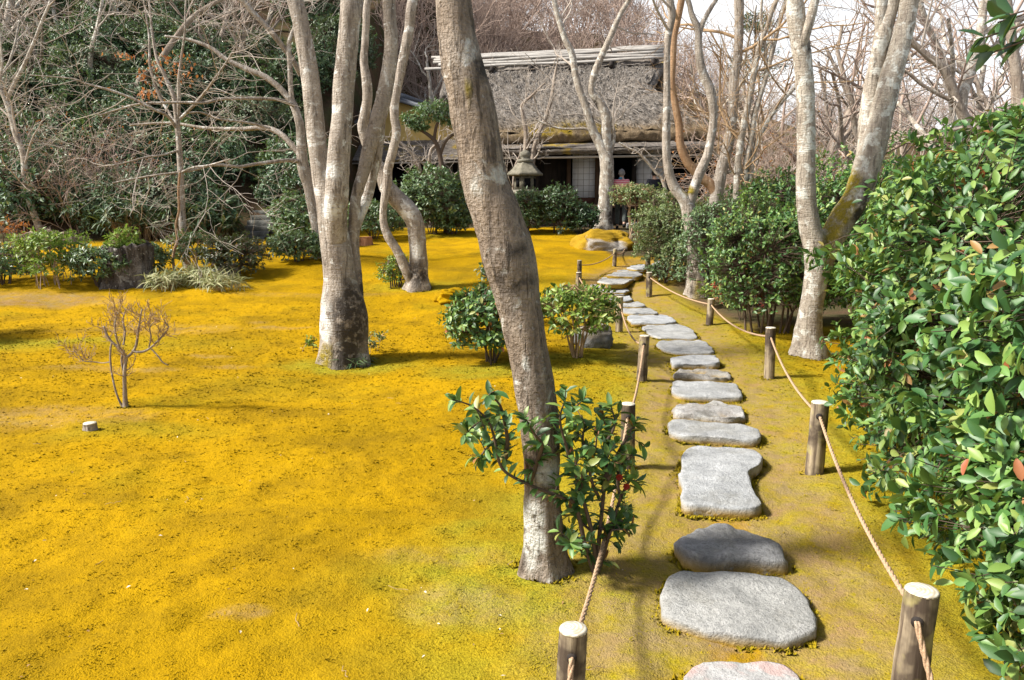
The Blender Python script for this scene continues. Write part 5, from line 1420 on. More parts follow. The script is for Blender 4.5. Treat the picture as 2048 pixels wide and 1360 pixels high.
for px, Yb, sc, lb in [(700, 31, 1.0, 'evergreen bush behind the side wing roof, by the arching maple'), (655, 28.5, 1.0, 'evergreen bush between the two main stems of the many stemmed tree'), (600, 27.5, 1.0, 'evergreen bush behind the arching maple, above the right of the stone steps'), (692, 30, 1.1, 'evergreen bush left of the ochre gable, seen past the many stemmed tree'), (520, 26.5, 1.1, 'dark evergreen bush closing the top of the stone steps'), (468, 23.4, .75, 'dark evergreen bush hugging the left side of the upper stone steps'), (548, 22.7, .55, 'small evergreen bush hugging the right side of the lower stone steps'), (512, 24.9, .9, 'dark evergreen bush directly above the topmost stone step'), (572, 23.6, .8, 'dark evergreen bush hugging the right side of the upper stone steps'), (640, 33, 1.2, 'tall evergreen bush on the slope behind the many stemmed tree'), (1530, 20, 1.0, 'evergreen bush beyond the cluster of pale stems'), (1640, 15.5, .9, 'evergreen bush far behind the mossy fork'), (1780, 19, .9, 'evergreen bush behind the hedge right of the mossy fork')]:
    bank_bush(cnt % 4, px, Yb, sc, rgk.uniform(0, 6.28), lb); cnt += 1
shrub('white_flowering_bush', 'pale topped evergreen bush high on the bank above the arching bough', 520, 300, 1.3, 1.4, 500, 6, .17, M['bankb'], M['twigd'], 91, style='far', base=(at_y(505, 150, 29)[0], 29, 0), gap=.05)
for i, (px, Yb, lb) in enumerate([(390, 20.4, 'dark arching bamboo grass left of the stone steps'), (432, 20.9, 'dark bamboo grass touching the stone steps'), (330, 20.8, 'bamboo grass behind the old stump, with pale edged blades'), (200, 21.0, 'bamboo grass with pale edged blades above the dark low bush'), (270, 20.4, 'bamboo grass directly behind the plant on the stump'), (130, 23.0, 'bamboo grass halfway up the bank behind the white stemmed tree')]):
    grass_clump('tall_bamboo_clump', lb, 0, 0, .6 if px == 432 else 1.0, 1.25, 110, .30, M['sasad'], 95 + i, 'bamboo grass', 'tall bamboo grass on the bank', base=(at_y(px, 400, Yb)[0], Yb, 0), wid=.14, droop=.45)
# tall conifer beyond the right trees
def conifer():
    rng = np.random.RandomState(15)
    Y0 = 46; p = at_y(1508, 120, Y0); z0 = h1(p[0], Y0); top = at_y(1508, 28, Y0)[2]
    root = thing('pine_tree', 'lone thin pine poking into the white sky between the right trunks', 'tree', (p[0], Y0, z0))
    T = Twigs(); mb = MB(); h = top - z0
    T.add([np.array([0, 0, h * t]) for t in np.linspace(-.02, 1, 8)], np.linspace(.14, .02, 8), 8)
    for k in range(34):
        t = rng.uniform(.35, 1); a = rng.rand() * 6.283; L = (1.05 - t) * 2.6 + .35
        s = np.array([0, 0, h * t]); e = s + [math.cos(a) * L, math.sin(a) * L, .15 * L]
        T.add([s, s + (e - s) * .33, s + (e - s) * .66 + [0, 0, .05], e], [.03, .025, .018, .01], 4)
        f = rng.rand(34, 1) ** .6
        P = s + (e - s) * (.25 + .75 * f) + rng.normal(0, .12, (34, 3))
        leaf_mesh(mb, P, rng.normal(0, 1, (34, 3)) * [1, 1, .5] + (e - s) * .4, rng.normal(0, .4, (34, 3)) + [0, 0, 1], .34, .06, 'far')
    T.build('trunk', M['twigd'], root); mb.build('crown', M['bankb'], root)
conifer()

# moss creeping up round the stones, posts and trunks
def fringe():
    rng = np.random.RandomState(44); B, HH = [], []
    for p, r in PL + PR:
        a = np.linspace(0, 6.283, 30); FRINGE.append((np.stack([p[0] + r * 1.05 * np.cos(a), p[1] + r * 1.05 * np.sin(a)], 1), None, .8))
    for lo, _, s in FRINGE:
        c = lo.mean(0); L = np.hypot(*np.diff(np.vstack([lo, lo[:1]]), axis=0).T).sum()
        n = int(L * 420); k = rng.randint(0, len(lo) - 1, n); f = rng.rand(n, 1)
        q = lo[k] * (1 - f) + lo[(k + 1) % len(lo)] * f
        q = q + unit(q - c) * np.abs(rng.normal(.004, .022, (n, 1)))
        keep = vnoise(np.c_[q * 9, 0 * q[:, :1]], 3) > -.35
        q = q[keep]; d = path_dist(q[:, 0], q[:, 1])
        B.append(np.c_[q, H(q[:, 0], q[:, 1]) - .004]); HH.append(rng.uniform(.008, .024, len(q)) * s)
    B = np.concatenate(B); h = np.concatenate(HH); N = len(B); V, A = [], []
    for b in range(3):
        a = rng.uniform(0, 6.283, N); s = np.stack([-np.sin(a), np.cos(a), 0 * a], 1) * (h * .35)[:, None]
        t = np.stack([np.cos(a) * .7, np.sin(a) * .7, rng.uniform(.6, 1.1, N)], 1) * h[:, None]
        V.append(np.stack([B + s, B - s, B + t], 1).reshape(-1, 3)); r0 = rng.rand(N); A.append(np.stack([r0 * .4, r0 * .4, r0], 1).ravel())
    V = np.concatenate(V)
    o = mesh_obj('moss_fringe', V, [np.arange(len(V)).reshape(-1, 3)], M['tuft'], attrs={'rnd': np.concatenate(A), 'green': np.full(len(V), .7)})
    tag(o, kind='stuff', label='greener moss creeping up round the stepping stones, posts and trunks', cat='moss')
fringe()
# ---------------------------------------------------------------- thatched house
A_ = R(15); SA, CA = math.sin(A_), math.cos(A_)
O3 = at_y(1220, 440, 26.0); O3 = np.array([O3[0], 26.0, h1(O3[0], 25.2)])
def hp(px, py, yl):
    d = ray(px, py)
    t = (yl + O3[0] * SA + O3[1] * CA) / (d[0] * SA + d[1] * CA)
    P = EYE + d * t
    return (P[0] - O3[0]) * CA - (P[1] - O3[1]) * SA, P[2] - O3[2]
house = thing('thatched_house', 'old thatched house with paper screens at the far end of the garden', 'house', tuple(O3), -A_)
def hbuild(mb, name, m, par=None, **k):
    return mb.build(name, m, par or house, **k)
def grid(f, nu, nv):
    """f(u, v) -> (n,3) ; returns verts, quads"""
    U, V_ = np.meshgrid(np.linspace(0, 1, nu), np.linspace(0, 1, nv), indexing='ij')
    P = f(U.ravel(), V_.ravel())
    i = (np.arange(nu - 1)[:, None] * nv + np.arange(nv - 1)[None]).ravel()
    return P, np.stack([i, i + nv, i + nv + 1, i + 1], 1)
YE, YR, YB = -.55, 3.1, 6.8            # eave, ridge, back eave
ze = hp(1200, 262, YE)[1]; zr = hp(1200, 118, YR)[1]
xle, xre = hp(938, 265, YE)[0], hp(1418, 262, YE)[0]
xlr, xrr = hp(902, 130, YR)[0], hp(1326, 105, YR)[0]
TG = .52
def edge(t, side):
    a, b = (xle, xlr + .3) if side < 0 else (xre, xrr - .35)
    c = xlr if side < 0 else xrr
    t = np.clip(t, 0, 1)
    return np.where(t < TG, a + (b - a) * (t / TG), b + (c - b) * (np.maximum(t - TG, 0) / (1 - TG)) ** .6)
def slope(u, t, back=False):
    y = YE + (YR - YE) * t if not back else YB + (YR - YB) * t
    z = ze + (zr - ze) * (t ** .94) + .10 * np.sin(math.pi * t)
    l, r = edge(t, -1), edge(t, 1)
    return np.stack([l + (r - l) * u, y, z], 1)
def fuzz(P, s, a=.05):
    return P + a * np.stack([0 * P[:, 0], -.7 * fbm(P * 2.2, s, 3), .7 * fbm(P * 2.2, s, 3)], 1) + a * .5 * np.stack([0 * P[:, 0], -vnoise(P * 9, s + 3), vnoise(P * 9, s + 3)], 1)
tb = MB()
P, q = grid(lambda u, v: slope(u, v), 200, 90); tb.add(fuzz(P, 1), None, q)
rs = np.random.RandomState(5)   # loose straw ends over the slope
su, sv = rs.rand(6500), .03 + .97 * rs.rand(6500)
P0 = fuzz(slope(su, sv), 1); P1 = slope(su, np.maximum(sv - .03, 0)); dn = unit(P1 - slope(su, sv) + 1e-6)
leaf_mesh(tb, P0 + [0, -.02, .02], dn + rs.normal(0, .22, P0.shape) + [0, -.10, .05], np.tile([0, -.75, .65], (6500, 1)) + rs.normal(0, .2, P0.shape), rs.uniform(.10, .24, 6500), rs.uniform(.012, .035, 6500), 'far', .05, .1)
P, q = grid(lambda u, v: slope(u, v, True), 40, 20); tb.add(P, None, q[:, ::-1])
def eavef(u, v):   # front eave edge: thick cut, then underside
    prof = np.array([[YE, ze], [YE - .06, ze - .10], [YE + .02, ze - .30], [YE + .35, ze - .34], [YE + 1.0, ze - .05]])
    k = v * 4; i = np.minimum(k.astype(int), 3); f = (k - i)[:, None]
    q_ = prof[i] * (1 - f) + prof[i + 1] * f
    return np.stack([xle + (xre - xle) * u, q_[:, 0], q_[:, 1]], 1)
P, q = grid(eavef, 160, 13); tb.add(fuzz(P, 2, .07), None, q[:, ::-1])
def hip(side):
    def f(u, t):
        t = t * TG
        y = (YE + (YR - YE) * t) * (1 - u) + (YB + (YR - YB) * t) * u
        z = ze + (zr - ze) * (t ** .94) + .10 * np.sin(math.pi * t)
        return np.stack([edge(t, side), y, z], 1)
    return f
for s in (-1, 1):
    P, q = grid(hip(s), 60, 40); tb.add(fuzz(P, 4 + s), None, q if s > 0 else q[:, ::-1])
    xe = xre if s > 0 else xle
    P, q = grid(lambda u, v: np.stack([xe - s * .5 * np.maximum(v - .5, 0) + .0 * u, YE + (YB - YE) * u, ze - .32 * np.minimum(v * 2, 1)], 1), 40, 8); tb.add(fuzz(P, 7), None, q)
def thx(V):  # weathered lower band and moss
    zz = (V[:, 2] - ze) / (zr - ze)
    br = np.clip(sstep(.10, -.02, zz) + .5 * sstep(.25, .0, zz + .1 * vnoise(V * 1.3, 5)), 0, 1)
    mo = sstep(.20, .03, zz) * sstep(-3.2, -2.4, V[:, 0]) * sstep(.6, -.2, V[:, 0]) * sstep(-.1, .0, zz)
    return {'brown': br, 'moss': mo}
hbuild(tb, 'thatched_roof', M['thatch'], extra=thx)
# gable ends: dark recess under the ridge
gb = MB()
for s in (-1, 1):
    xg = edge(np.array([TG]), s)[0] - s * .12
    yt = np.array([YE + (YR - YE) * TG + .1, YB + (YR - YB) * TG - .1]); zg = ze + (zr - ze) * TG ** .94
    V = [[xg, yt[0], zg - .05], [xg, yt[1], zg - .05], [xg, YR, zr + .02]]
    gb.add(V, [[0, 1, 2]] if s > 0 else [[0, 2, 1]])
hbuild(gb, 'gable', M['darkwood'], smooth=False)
gr = MB()
for s in (1, -1):   # thick verge of thatch round the gable recess
    for yb in (YE, YB):
        t = np.linspace(TG - .02, 1.0, 10)
        y = yb + (YR - yb) * t; z = ze + (zr - ze) * t ** .94 + .10 * np.sin(math.pi * t) - .16
        gr.tube(np.stack([edge(t, s) - s * .02, y + (.12 if yb < 3 else -.12), z], 1), np.full(10, .17), 10, True, .12, 5)
hbuild(gr, 'verge', M['thatch'])
# ridge: black bark saddle, cross logs, bamboo poles
rd = MB()
P, q = grid(lambda u, v: np.stack([xlr - .15 + (xrr - xlr + .30) * u, YR - .62 + 1.24 * v, zr - .34 + .44 * np.sin(math.pi * v) ** .8], 1), 60, 14)
rd.add(fuzz(P, 9, .05), None, q); hbuild(rd, 'ridge_cover', M['shingle'])
rl = MB(); nlog = 6
for k in range(nlog):
    x = xlr + .35 + (xrr - xlr - .6) * k / (nlog - 1)
    rl = MB()
    rl.tube([(x, YR - .80, zr - .40), (x, YR - .3, zr + .02), (x, YR + .05, zr + .30)], [.085, .08, .06], 10)
    rl.tube([(x + .02, YR + .80, zr - .40), (x + .02, YR + .3, zr + .02), (x + .02, YR - .05, zr + .30)], [.085, .08, .06], 10)
    hbuild(rl, 'cross_log', M['darkwood'])
rp = np.random.RandomState(4)
for dy, dz, rr in ((-.60, -.16, .05), (-.47, -.03, .055), (-.36, .08, .05), (-.22, .20, .055), (-.08, .30, .05), (.06, .33, .05), (-.14, .26, .045), (.3, .1, .05))[:7]:
    pb = MB(); n = 14
    x = np.linspace(xlr - rp.uniform(.3, .8), xrr + rp.uniform(.0, .25), n)
    pb.tube(np.stack([x, YR + dy + .02 * np.sin(x * .9 + dz * 9), zr + dz + .02 * np.sin(x * 1.3 + dy * 20)], 1), rr * rp.uniform(.9, 1.1, n), 9)
    hbuild(pb, 'ridge_pole', M['pole'])
# lower roof
zl_t, zl_b = ze - .16, hp(1200, 296, -1.55)[1]
xl0, xl1 = hp(935, 300, -1.0)[0], hp(1446, 288, -1.0)[0]
lr = MB()
def low(u, v):
    st = np.floor(v * 7) / 7
    y = .45 + (-1.55 - .45) * v
    z = zl_t + (zl_b - zl_t) * (v ** .9) + .022 * (1 - (v * 7 - np.floor(v * 7)))
    return np.stack([xl0 + (xl1 - xl0) * u, y, z], 1)
P, q = grid(low, 120, 57); lr.add(fuzz(P, 12, .025), None, q[:, ::-1])
P, q = grid(lambda u, v: np.stack([xl0 + (xl1 - xl0) * u, -1.55 + .10 * v * (v > .5), zl_b - .16 * v], 1), 100, 5); lr.add(fuzz(P, 13, .03), None, q[:, ::-1])
P, q = grid(lambda u, v: np.stack([xl0 + (xl1 - xl0) * u, -1.45 + 1.9 * v, zl_b - .16 + (zl_t - zl_b) * v], 1), 4, 4); lr.add(P, None, q[:, ::-1])
P, q = grid(lambda u, v: np.stack([np.full(len(u), xl1), -1.55 + 2.0 * u, zl_b + (zl_t - zl_b) * u - .16 * v], 1), 12, 3); lr.add(P, None, q)
hbuild(lr, 'lower_roof', M['shingle'])
ep = MB(); ep.tube([(xl0 + .2, -1.40, zl_b - .24), ((xl0 + xl1) / 2, -1.40, zl_b - .25), (xl1 - .1, -1.40, zl_b - .24)], [.035, .035, .035], 8); hbuild(ep, 'eave_pole', M['edge'])
# walls
zt = zl_t - .05
vw = MB(); x0, x1 = xl0 + .1, xl1 - .2
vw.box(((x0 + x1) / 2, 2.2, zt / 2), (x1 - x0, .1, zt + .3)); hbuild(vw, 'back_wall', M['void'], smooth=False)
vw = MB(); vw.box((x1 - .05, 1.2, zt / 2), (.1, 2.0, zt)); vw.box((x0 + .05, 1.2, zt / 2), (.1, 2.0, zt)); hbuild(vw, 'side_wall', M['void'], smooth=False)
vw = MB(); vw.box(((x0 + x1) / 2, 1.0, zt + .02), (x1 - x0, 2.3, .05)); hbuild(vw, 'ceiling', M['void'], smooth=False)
def panel(pa, pb, ya, yb, name, m, yl=0.0, th=.04):
    xa, xb = hp(pa, 350, yl)[0], hp(pb, 350, yl)[0]
    za, zb = hp((pa + pb) / 2, yb, yl)[1], min(hp((pa + pb) / 2, ya, yl)[1], zt - .02)
    b_ = MB(); b_.box(((xa + xb) / 2, yl, (za + zb) / 2), (abs(xb - xa), th, zb - za))
    return hbuild(b_, name, m, smooth=False), xa, xb, za, zb
zfl = hp(1170, 409, -.1)[1]
panel(985, 1136, 290, 408, 'board_wall', M['darkwood'], .12)
for (a, b, y1) in ((1145, 1190, 395), (1273, 1331, 395)):
    _, xa, xb, za, zb = panel(a, b, 300, y1, 'paper_screen', M['paper'])
    o = _; lt = MB()
    for k in range(1, 4): lt.box((xa + (xb - xa) * k / 4, -.024, (za + zb) / 2), (.010, .006, zb - za))
    for k in range(1, 8): lt.box(((xa + xb) / 2, -.0285, za + (zb - za) * k / 8), (xb - xa, .003, .010))
    lt.build('lattice', M['wallgrey'], o, smooth=False)
    panel(a - 2, b + 2, y1 + .5, 409, 'lower_board', M['redwood'], -.004, .05)
for px in (990, 1076, 1138, 1195, 1268, 1337, 1395, 1440):
    b_ = MB(); x = hp(px, 350, -.05)[0]; b_.box((x, -.08, zt / 2 - .05), (.12, .12, zt + .1)); hbuild(b_, 'post', M['brownwood'] if px in (1138, 1195) else M['darkwood'], smooth=False)
b_ = MB(); b_.box(((x0 + x1) / 2, -.1, zt - .05), (x1 - x0, .10, .14)); hbuild(b_, 'lintel', M['darkwood'], smooth=False)
b_ = MB(); b_.box(((x0 + x1) / 2, .55, zfl - .05), (x1 - x0, 3.2, .08)); hbuild(b_, 'veranda_floor', M['brownwood'], smooth=False)
b_ = MB(); b_.box(((x0 + x1) / 2, -.85, (zfl - .1) / 2 - .1), (x1 - x0, .06, zfl + .0)); hbuild(b_, 'veranda_skirt', M['darkwood'], smooth=False)
# side wing at the left
YW = .4
wx0, wx1 = hp(690, 320, YW)[0], hp(945, 320, YW)[0]
wzt, wzb = hp(820, 282, YW + 1.5)[1], hp(820, 321, YW)[1]
wr = MB()
def wlow(u, v):
    z = wzt + (wzb - wzt) * v + .02 * (1 - (v * 6 - np.floor(v * 6)))
    return np.stack([wx0 + (wx1 - wx0) * u, YW + 1.5 * (1 - v), z], 1)
P, q = grid(wlow, 90, 49); wr.add(fuzz(P, 22, .02), None, q[:, ::-1])
P, q = grid(lambda u, v: np.stack([wx0 + (wx1 - wx0) * u, YW + .1 * v, wzb - .08 * v], 1), 60, 3); wr.add(fuzz(P, 23, .02), None, q[:, ::-1])
hbuild(wr, 'wing_roof', M['shingle'])
b_ = MB(); b_.box(((wx0 + wx1) / 2, YW - .02, wzb - .08), (wx1 - wx0, .04, .05)); hbuild(b_, 'eave_board', M['edge'], smooth=False)
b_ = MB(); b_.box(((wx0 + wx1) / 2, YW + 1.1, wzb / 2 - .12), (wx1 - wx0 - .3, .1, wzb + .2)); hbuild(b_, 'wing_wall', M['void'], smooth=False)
for (a, b) in ((866, 906), (912, 926)):
    panel(a, b, 322, 362, 'plaster_panel', M['wallgrey'], YW + 1.0)
for px in (716, 770, 836, 862, 910, 936):
    b_ = MB(); x = hp(px, 340, YW + .9)[0]; b_.box((x, YW + .95, wzb / 2 - .1), (.10, .10, wzb + .15)); hbuild(b_, 'post', M['darkwood'], smooth=False)
# ochre gable over the wing
YG = YW + 1.55
gp = [hp(px, py, YG) for px, py in ((722, 284), (722, 250), (800, 205), (935, 248), (935, 284))]
V = np.array([[x, YG, z] for x, z in gp] + [[x, YG + 2.5, z] for x, z in gp])
b_ = MB(); b_.add(V, [[0, 2, 1], [0, 3, 2], [0, 4, 3]], [[0, 1, 6, 5], [3, 4, 9, 8], [1, 2, 7, 6], [2, 3, 8, 7]]); hbuild(b_, 'ochre_gable', M['ochre'], smooth=False)
tr = MB()
for i0, i1 in ((1, 2), (2, 3)):
    a, b = np.array(gp[i0]), np.array(gp[i1]); n = 12
    d = (b - a); d = d / np.linalg.norm(d); e = .35
    a2, b2 = (a - d * e, b) if i0 == 1 else (a, b + d * e)
    for j in range(12):
        y = YG - .30 + j * .26
        tr.tube([(a2[0], y, a2[1] + .10), (b2[0], y, b2[1] + .10)], [.085, .085], 8)
    tr.add([[a2[0], YG - .42, a2[1] + .02], [b2[0], YG - .42, b2[1] + .02], [b2[0], YG + 2.7, b2[1] + .02], [a2[0], YG + 2.7, a2[1] + .02], [a2[0], YG - .42, a2[1] + .12], [b2[0], YG - .42, b2[1] + .12], [b2[0], YG + 2.7, b2[1] + .12], [a2[0], YG + 2.7, a2[1] + .12]], None, [[0, 1, 5, 4], [0, 3, 2, 1], [4, 5, 6, 7]])
hbuild(tr, 'tiled_roof', M['tile'])
b_ = MB(); x, z = gp[2]; th = np.linspace(0, 2 * math.pi, 20)
b_.tube([(x, YG - .50, z + .22), (x, YG + 2.7, z + .22)], [.13, .13], 16)
hbuild(b_, 'ridge_tile', M['tile'])
b_ = MB(); b_.tube([(x, YG - .56, z + .22), (x, YG - .501, z + .22)], [.19, .20], 20)
b_.tube([(x + (.15 - .022 * t) * math.cos(t), YG - .57, z + .22 + (.15 - .022 * t) * math.sin(t)) for t in th], [.022] * 20, 6); hbuild(b_, 'ridge_end_tile', M['tile'])
# kerb stones in front of the house
for i, (pa, pb, lb) in enumerate(((1152, 1205, 'pale kerb stone at the foot of the forked tree'), (1258, 1312, 'pale kerb stone behind the mossy rock'))):
    g0, g1 = at_ground(pa, 459), at_ground(pb, 459)
    b_ = MB(); c = (g0 + g1) / 2; L = np.linalg.norm(g1 - g0)
    n = 26; t = np.linspace(-.5, .5, n)
    b_.tube(np.stack([t * L, 0 * t, 0 * t + .05], 1), .13 + .015 * np.sin(t * 31 + i), 10, True, .12, i)
    o = b_.build('kerb_stone', M['stone_grey'], loc=(c[0], c[1] + .5, h1(c[0], c[1] + .5))); tag(o, lb, 'kerb stone', 'kerb stones in front of the house')
# ---------------------------------------------------------------- stone lantern
def lantern():
    Y0 = at_ground(1050, 464)[1] + 1.0
    p = at_y(1050, 450, Y0); z0 = h1(p[0], Y0)
    zl = lambda py: at_y(1050, py, Y0)[2] - z0
    w = lambda px: px * Y0 / FPX / 2 / .99
    root = thing('stone_lantern', 'old grey stone lantern with a hexagonal roof among the bushes', 'lantern', (p[0], Y0, z0), R(12))
    def lat(name, prof, sq=0, n=36):
        b_ = MB(); b_.lathe([(r, z) for r, z in prof], (0, 0, 0), n, sq); b_.V = [V + .008 * np.stack([vnoise(V * 9, 3), vnoise(V * 9, 4), vnoise(V * 9, 5)], 1) for V in b_.V]
        return b_.build(name, M['lantern'], root)
    lat('base', [(w(56), -.1), (w(56), .12), (w(46), .22), (w(34), .26)], 6)
    lat('shaft', [(w(26), .26), (w(23), .5), (w(25), zl(398) - .05), (w(28), zl(396))])
    lat('platform', [(w(30), zl(397)), (w(60), zl(388)), (w(62), zl(381)), (w(48), zl(379.5))], 6)
    fb = lat('fire_box', [(w(44), zl(380)), (w(43), zl(352))], 6, 36)
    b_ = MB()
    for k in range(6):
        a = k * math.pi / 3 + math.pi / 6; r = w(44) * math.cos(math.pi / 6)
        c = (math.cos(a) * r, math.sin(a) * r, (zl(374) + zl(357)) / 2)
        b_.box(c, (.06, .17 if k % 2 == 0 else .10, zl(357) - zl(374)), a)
    b_.build('dark_window_panel', M['void'], fb, smooth=False)  # near-black panels stand in for the shaded openings
    lat('roof', [(w(44), zl(352)), (w(70), zl(351)), (w(71), zl(347)), (w(64), zl(344)), (w(48), zl(336)), (w(34), zl(328)), (w(30), zl(325))], 6, 72)
    lat('jewel', [(w(30), zl(325)), (w(32), zl(321)), (w(26), zl(318.5)), (w(14), zl(317.5)), (w(21), zl(313)), (w(23), zl(309)), (w(17), zl(304)), (w(4), zl(300)), (w(1), zl(299.5))])
lantern()
# ---------------------------------------------------------------- stone steps on the bank
def steps():
    x0 = at_y(508, 440, 21.3)[0]; y0 = 20.9; z0 = h1(x0, y0)
    root = thing('stone_steps', 'shadow-toned stone steps climbing into the wooded bank', 'steps', (x0, y0, z0))
    rng = np.random.RandomState(3)
    for k in range(10):
        b_ = MB(); wd = rng.uniform(.72, .88)
        U = np.linspace(-wd / 2, wd / 2, 14)
        prof = [(-.02, -.12), (-.03, .0), (.0, .075), (.04, .09), (.22, .10), (.44, .095), (.46, -.1)]
        V = np.array([[u, y + rng.normal(0, .012), z] for u in U for y, z in prof]); m = len(prof)
        V += .015 * np.stack([vnoise(V * 7, k), vnoise(V * 7, k + 30), vnoise(V * 7, k + 60)], 1)
        V += [rng.uniform(-.05, .05) + .02 * k, .29 * k, .135 * k - .04]
        i = np.concatenate([np.arange(m - 1) + r * m for r in range(13)])
        b_.add(V, None, np.stack([i, i + m, i + m + 1, i + 1], 1))
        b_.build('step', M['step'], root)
steps()
# ---------------------------------------------------------------- visitors
def skin(name, verts, edges, rad, mat, parent, sub=2):
    me = bpy.data.meshes.new(name); me.from_pydata([tuple(v) for v in verts], edges, [])
    o = bpy.data.objects.new(name, me); COL.objects.link(o); o.parent = parent
    me.materials.append(mat)
    o.modifiers.new('skin', 'SKIN').use_smooth_shade = True
    if not me.skin_vertices: me.attributes  # layer is made with the modifier below
    bpy.context.view_layer.update()
    if not me.skin_vertices:
        bpy.context.view_layer.objects.active = o
    sv = me.skin_vertices[0].data
    for v, r in zip(sv, rad):
        v.radius = r if hasattr(r, '__len__') else (r, r)
    sv[0].use_root = True
    s = o.modifiers.new('sub', 'SUBSURF'); s.levels = sub; s.render_levels = sub
    return o
def hand(V, E, Rd, wi, p, d, side):
    """palm and five fingers from wrist index wi at p pointing along d"""
    d = np.array(d, float) / np.linalg.norm(d); a = np.array([0, 1, 0.]); b = np.cross(d, a)
    pi = len(V); V.append(p + d * .05); Rd.append((.028, .016)); E.append((wi, pi))
    for k, (off, L) in enumerate(((-.03, .065), (-.01, .075), (.011, .072), (.03, .055))):
        i = len(V); V.append(p + d * .085 + a * off); Rd.append(.009); E.append((pi, i))
        V.append(p + d * (.085 + L * .5) + a * off * 1.05 - b * side * .012); Rd.append(.0085); E.append((i, i + 1))
        V.append(p + d * (.085 + L) + a * off - b * side * .035); Rd.append(.007); E.append((i + 1, i + 2))
    i = len(V); V.append(p + d * .04 + a * .042); Rd.append(.011); E.append((pi, i))
    V.append(p + d * .085 + a * .06); Rd.append(.009); E.append((i, i + 1))
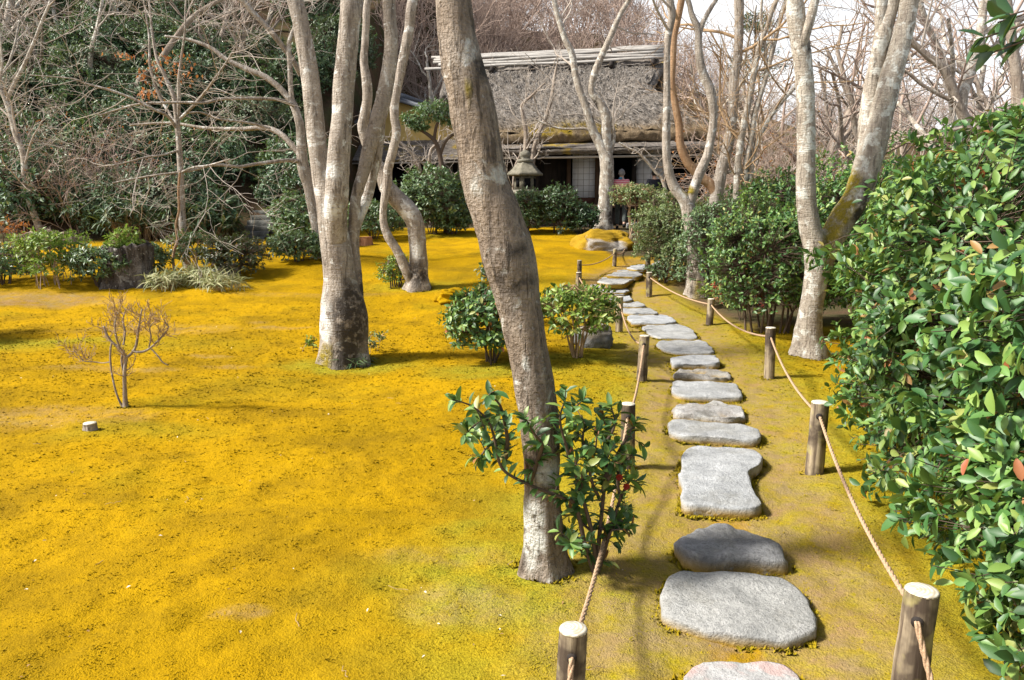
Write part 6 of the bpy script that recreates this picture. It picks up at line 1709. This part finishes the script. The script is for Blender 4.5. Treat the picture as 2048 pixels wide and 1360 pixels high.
def person(label, p, rz, legs, coat, trouser, hairm, extra=None, sc=1.0):
    root = thing('person', label, 'person', p, rz)
    root.scale = (sc, sc, sc)
    V = [np.array(v, float) for v in ((0, 0, .93), (0, .01, 1.10), (0, .015, 1.28), (0, .0, 1.42), (0, .01, 1.50), (0, .02, 1.58), (0, .02, 1.66))]
    Rd = [(.15, .11), (.135, .10), (.16, .105), (.06, .06), (.062, .068), (.078, .095), (.055, .07)]
    E = [(i, i + 1) for i in range(6)]
    for s in (-1, 1):
        k = len(V)
        for q, r in zip(legs[0 if s < 0 else 1], (.085, .06, .04, .035)):
            V.append(np.array(q, float)); Rd.append(r)
        E += [(0, k), (k, k + 1), (k + 1, k + 2), (k + 2, k + 3)]
        k = len(V)
        arm = [(s * .17, .0, 1.37), (s * .23, -.04, 1.12), (s * .22, .06, .90)]
        for q, r in zip(arm, (.06, .045, .03)): V.append(np.array(q)); Rd.append(r)
        E += [(2, k), (k, k + 1), (k + 1, k + 2)]
        hand(V, E, Rd, k + 2, np.array(arm[2]), (0, .1, -1), s)
    body = skin('body', V, E, Rd, M['skin'], root, 2)
    # nose, ears, eyes, mouth on the face (which looks away from the camera)
    f = MB()
    f.lathe([(.004, -.02), (.014, -.01), (.011, .01), (.004, .03)], (0, .115, 1.575), 8)
    for s in (-1, 1): f.lathe([(.006, -.03), (.016, -.01), (.018, .015), (.006, .03)], (s * .078, .015, 1.58), 8)
    f.build('face', M['skin'], root)
    f = MB()
    for s in (-1, 1): f.lathe([(.002, -.006), (.011, 0), (.002, .006)], (s * .032, .108, 1.60), 8)
    f.box((0, .108, 1.535), (.04, .006, .006)); f.build('eyes_and_mouth', M['black'], root)
    k = 0
    cv = [np.array(v, float) for v in ((0, 0, .86), (0, .0, 1.0), (0, .01, 1.15), (0, .01, 1.30), (0, 0, 1.41))]
    ce = [(i, i + 1) for i in range(4)]; cr = [(.185, .14), (.175, .13), (.175, .13), (.185, .125), (.07, .07)]
    for s in (-1, 1):
        k = len(cv); cv += [np.array((s * .18, 0, 1.365)), np.array((s * .24, -.04, 1.12)), np.array((s * .23, .055, .915))]; cr += [.075, .065, .055]
        ce += [(3, k), (k, k + 1), (k + 1, k + 2)]
    skin('coat', cv, ce, cr, coat, root, 2)
    tv = [np.array((0, 0, .92))]; te = []; trr = [(.165, .125)]
    for s in (0, 1):
        k = len(tv)
        for q, r in zip(legs[s][:3], (.10, .075, .06)): tv.append(np.array(q, float) + [0, 0, .02]); trr.append(r)
        te += [(0, k), (k, k + 1), (k + 1, k + 2)]
    skin('trousers', tv, te, trr, trouser, root, 2)
    for s in (0, 1):
        a, t = np.array(legs[s][2], float), np.array(legs[s][3], float)
        skin('shoe', [a + [0, -.05, -.03], (a + t) / 2 + [0, 0, -.03], t + [0, .06, -.0]], [(0, 1), (1, 2)], [(.05, .045), (.05, .04), (.045, .03)], M['black'], root, 2)
    hb = MB(); u = np.linspace(0, 1, 12)
    d = unit(np.random.RandomState(1).normal(0, 1, (10, 3)))
    n = 20; V2 = []
    for ph in np.linspace(0, math.pi * .74, 12):
        th = np.arange(n) / n * 6.283
        V2.append(np.stack([.092 * np.sin(ph) * np.cos(th), .108 * np.sin(ph) * np.sin(th) - .018 * (1 - np.cos(ph)), .115 * np.cos(ph) + 0 * th], 1) * (1 - .0 * ph))
    V2 = np.concatenate(V2); V2 = V2[:] + [0, .008, 1.60]
    V2 += .008 * vnoise(V2 * 40, 3)[:, None] * unit(V2 - [0, 0, 1.58])
    i = np.arange(n); j = (i + 1) % n
    q = np.concatenate([np.stack([i + r * n, i + (r + 1) * n, j + (r + 1) * n, j + r * n], 1) for r in range(11)])
    cut = (V2[q].mean(1)[:, 1] < .075) | (V2[q].mean(1)[:, 2] > 1.65)
    hb.add(V2, None, q[cut]); hb.build('hair', hairm, root)
    if extra: extra(root)
    return root
g = at_ground(1241, 458); g[2] = h1(g[0], g[1])
def scarf(root):
    V = [np.array((.06 * math.cos(a), .06 * math.sin(a) + .0, 1.44 + .01 * math.sin(2 * a))) for a in np.linspace(0, 5.2, 8)]
    skin('scarf', V, [(i, i + 1) for i in range(7)], [(.035, .045)] * 8, M['blue'], root, 2)
    skin('shoulder_bag', [np.array((.05, -.16, .72)), np.array((.02, -.18, .86)), np.array((0, -.17, .98))], [(0, 1), (1, 2)], [(.15, .07), (.17, .09), (.13, .06)], M['black'], root, 2)
walk = [[(-.09, .02, .88), (-.10, .16, .50), (-.10, .10, .09), (-.10, .22, .05)], [(.09, 0, .88), (.10, -.02, .48), (.10, -.26, .17), (.10, -.20, .06)]]
person('person in a pink striped jacket and blue scarf walking towards the house', tuple(g), R(-8), walk, M['stripe'], M['trouser'], M['hair'], scarf, 1.0)
g = at_y(1306, 455, 24.6); g[2] = h1(g[0], g[1])
stand = [[(-.09, 0, .88), (-.10, .01, .48), (-.10, -.02, .08), (-.11, .10, .05)], [(.09, 0, .88), (.10, .02, .48), (.10, -.02, .08), (.11, .10, .05)]]
person('person in a dark navy coat standing before the right paper screen', tuple(g), R(10), stand, M['navy'], M['black'], M['hairb'], None, 1.0)
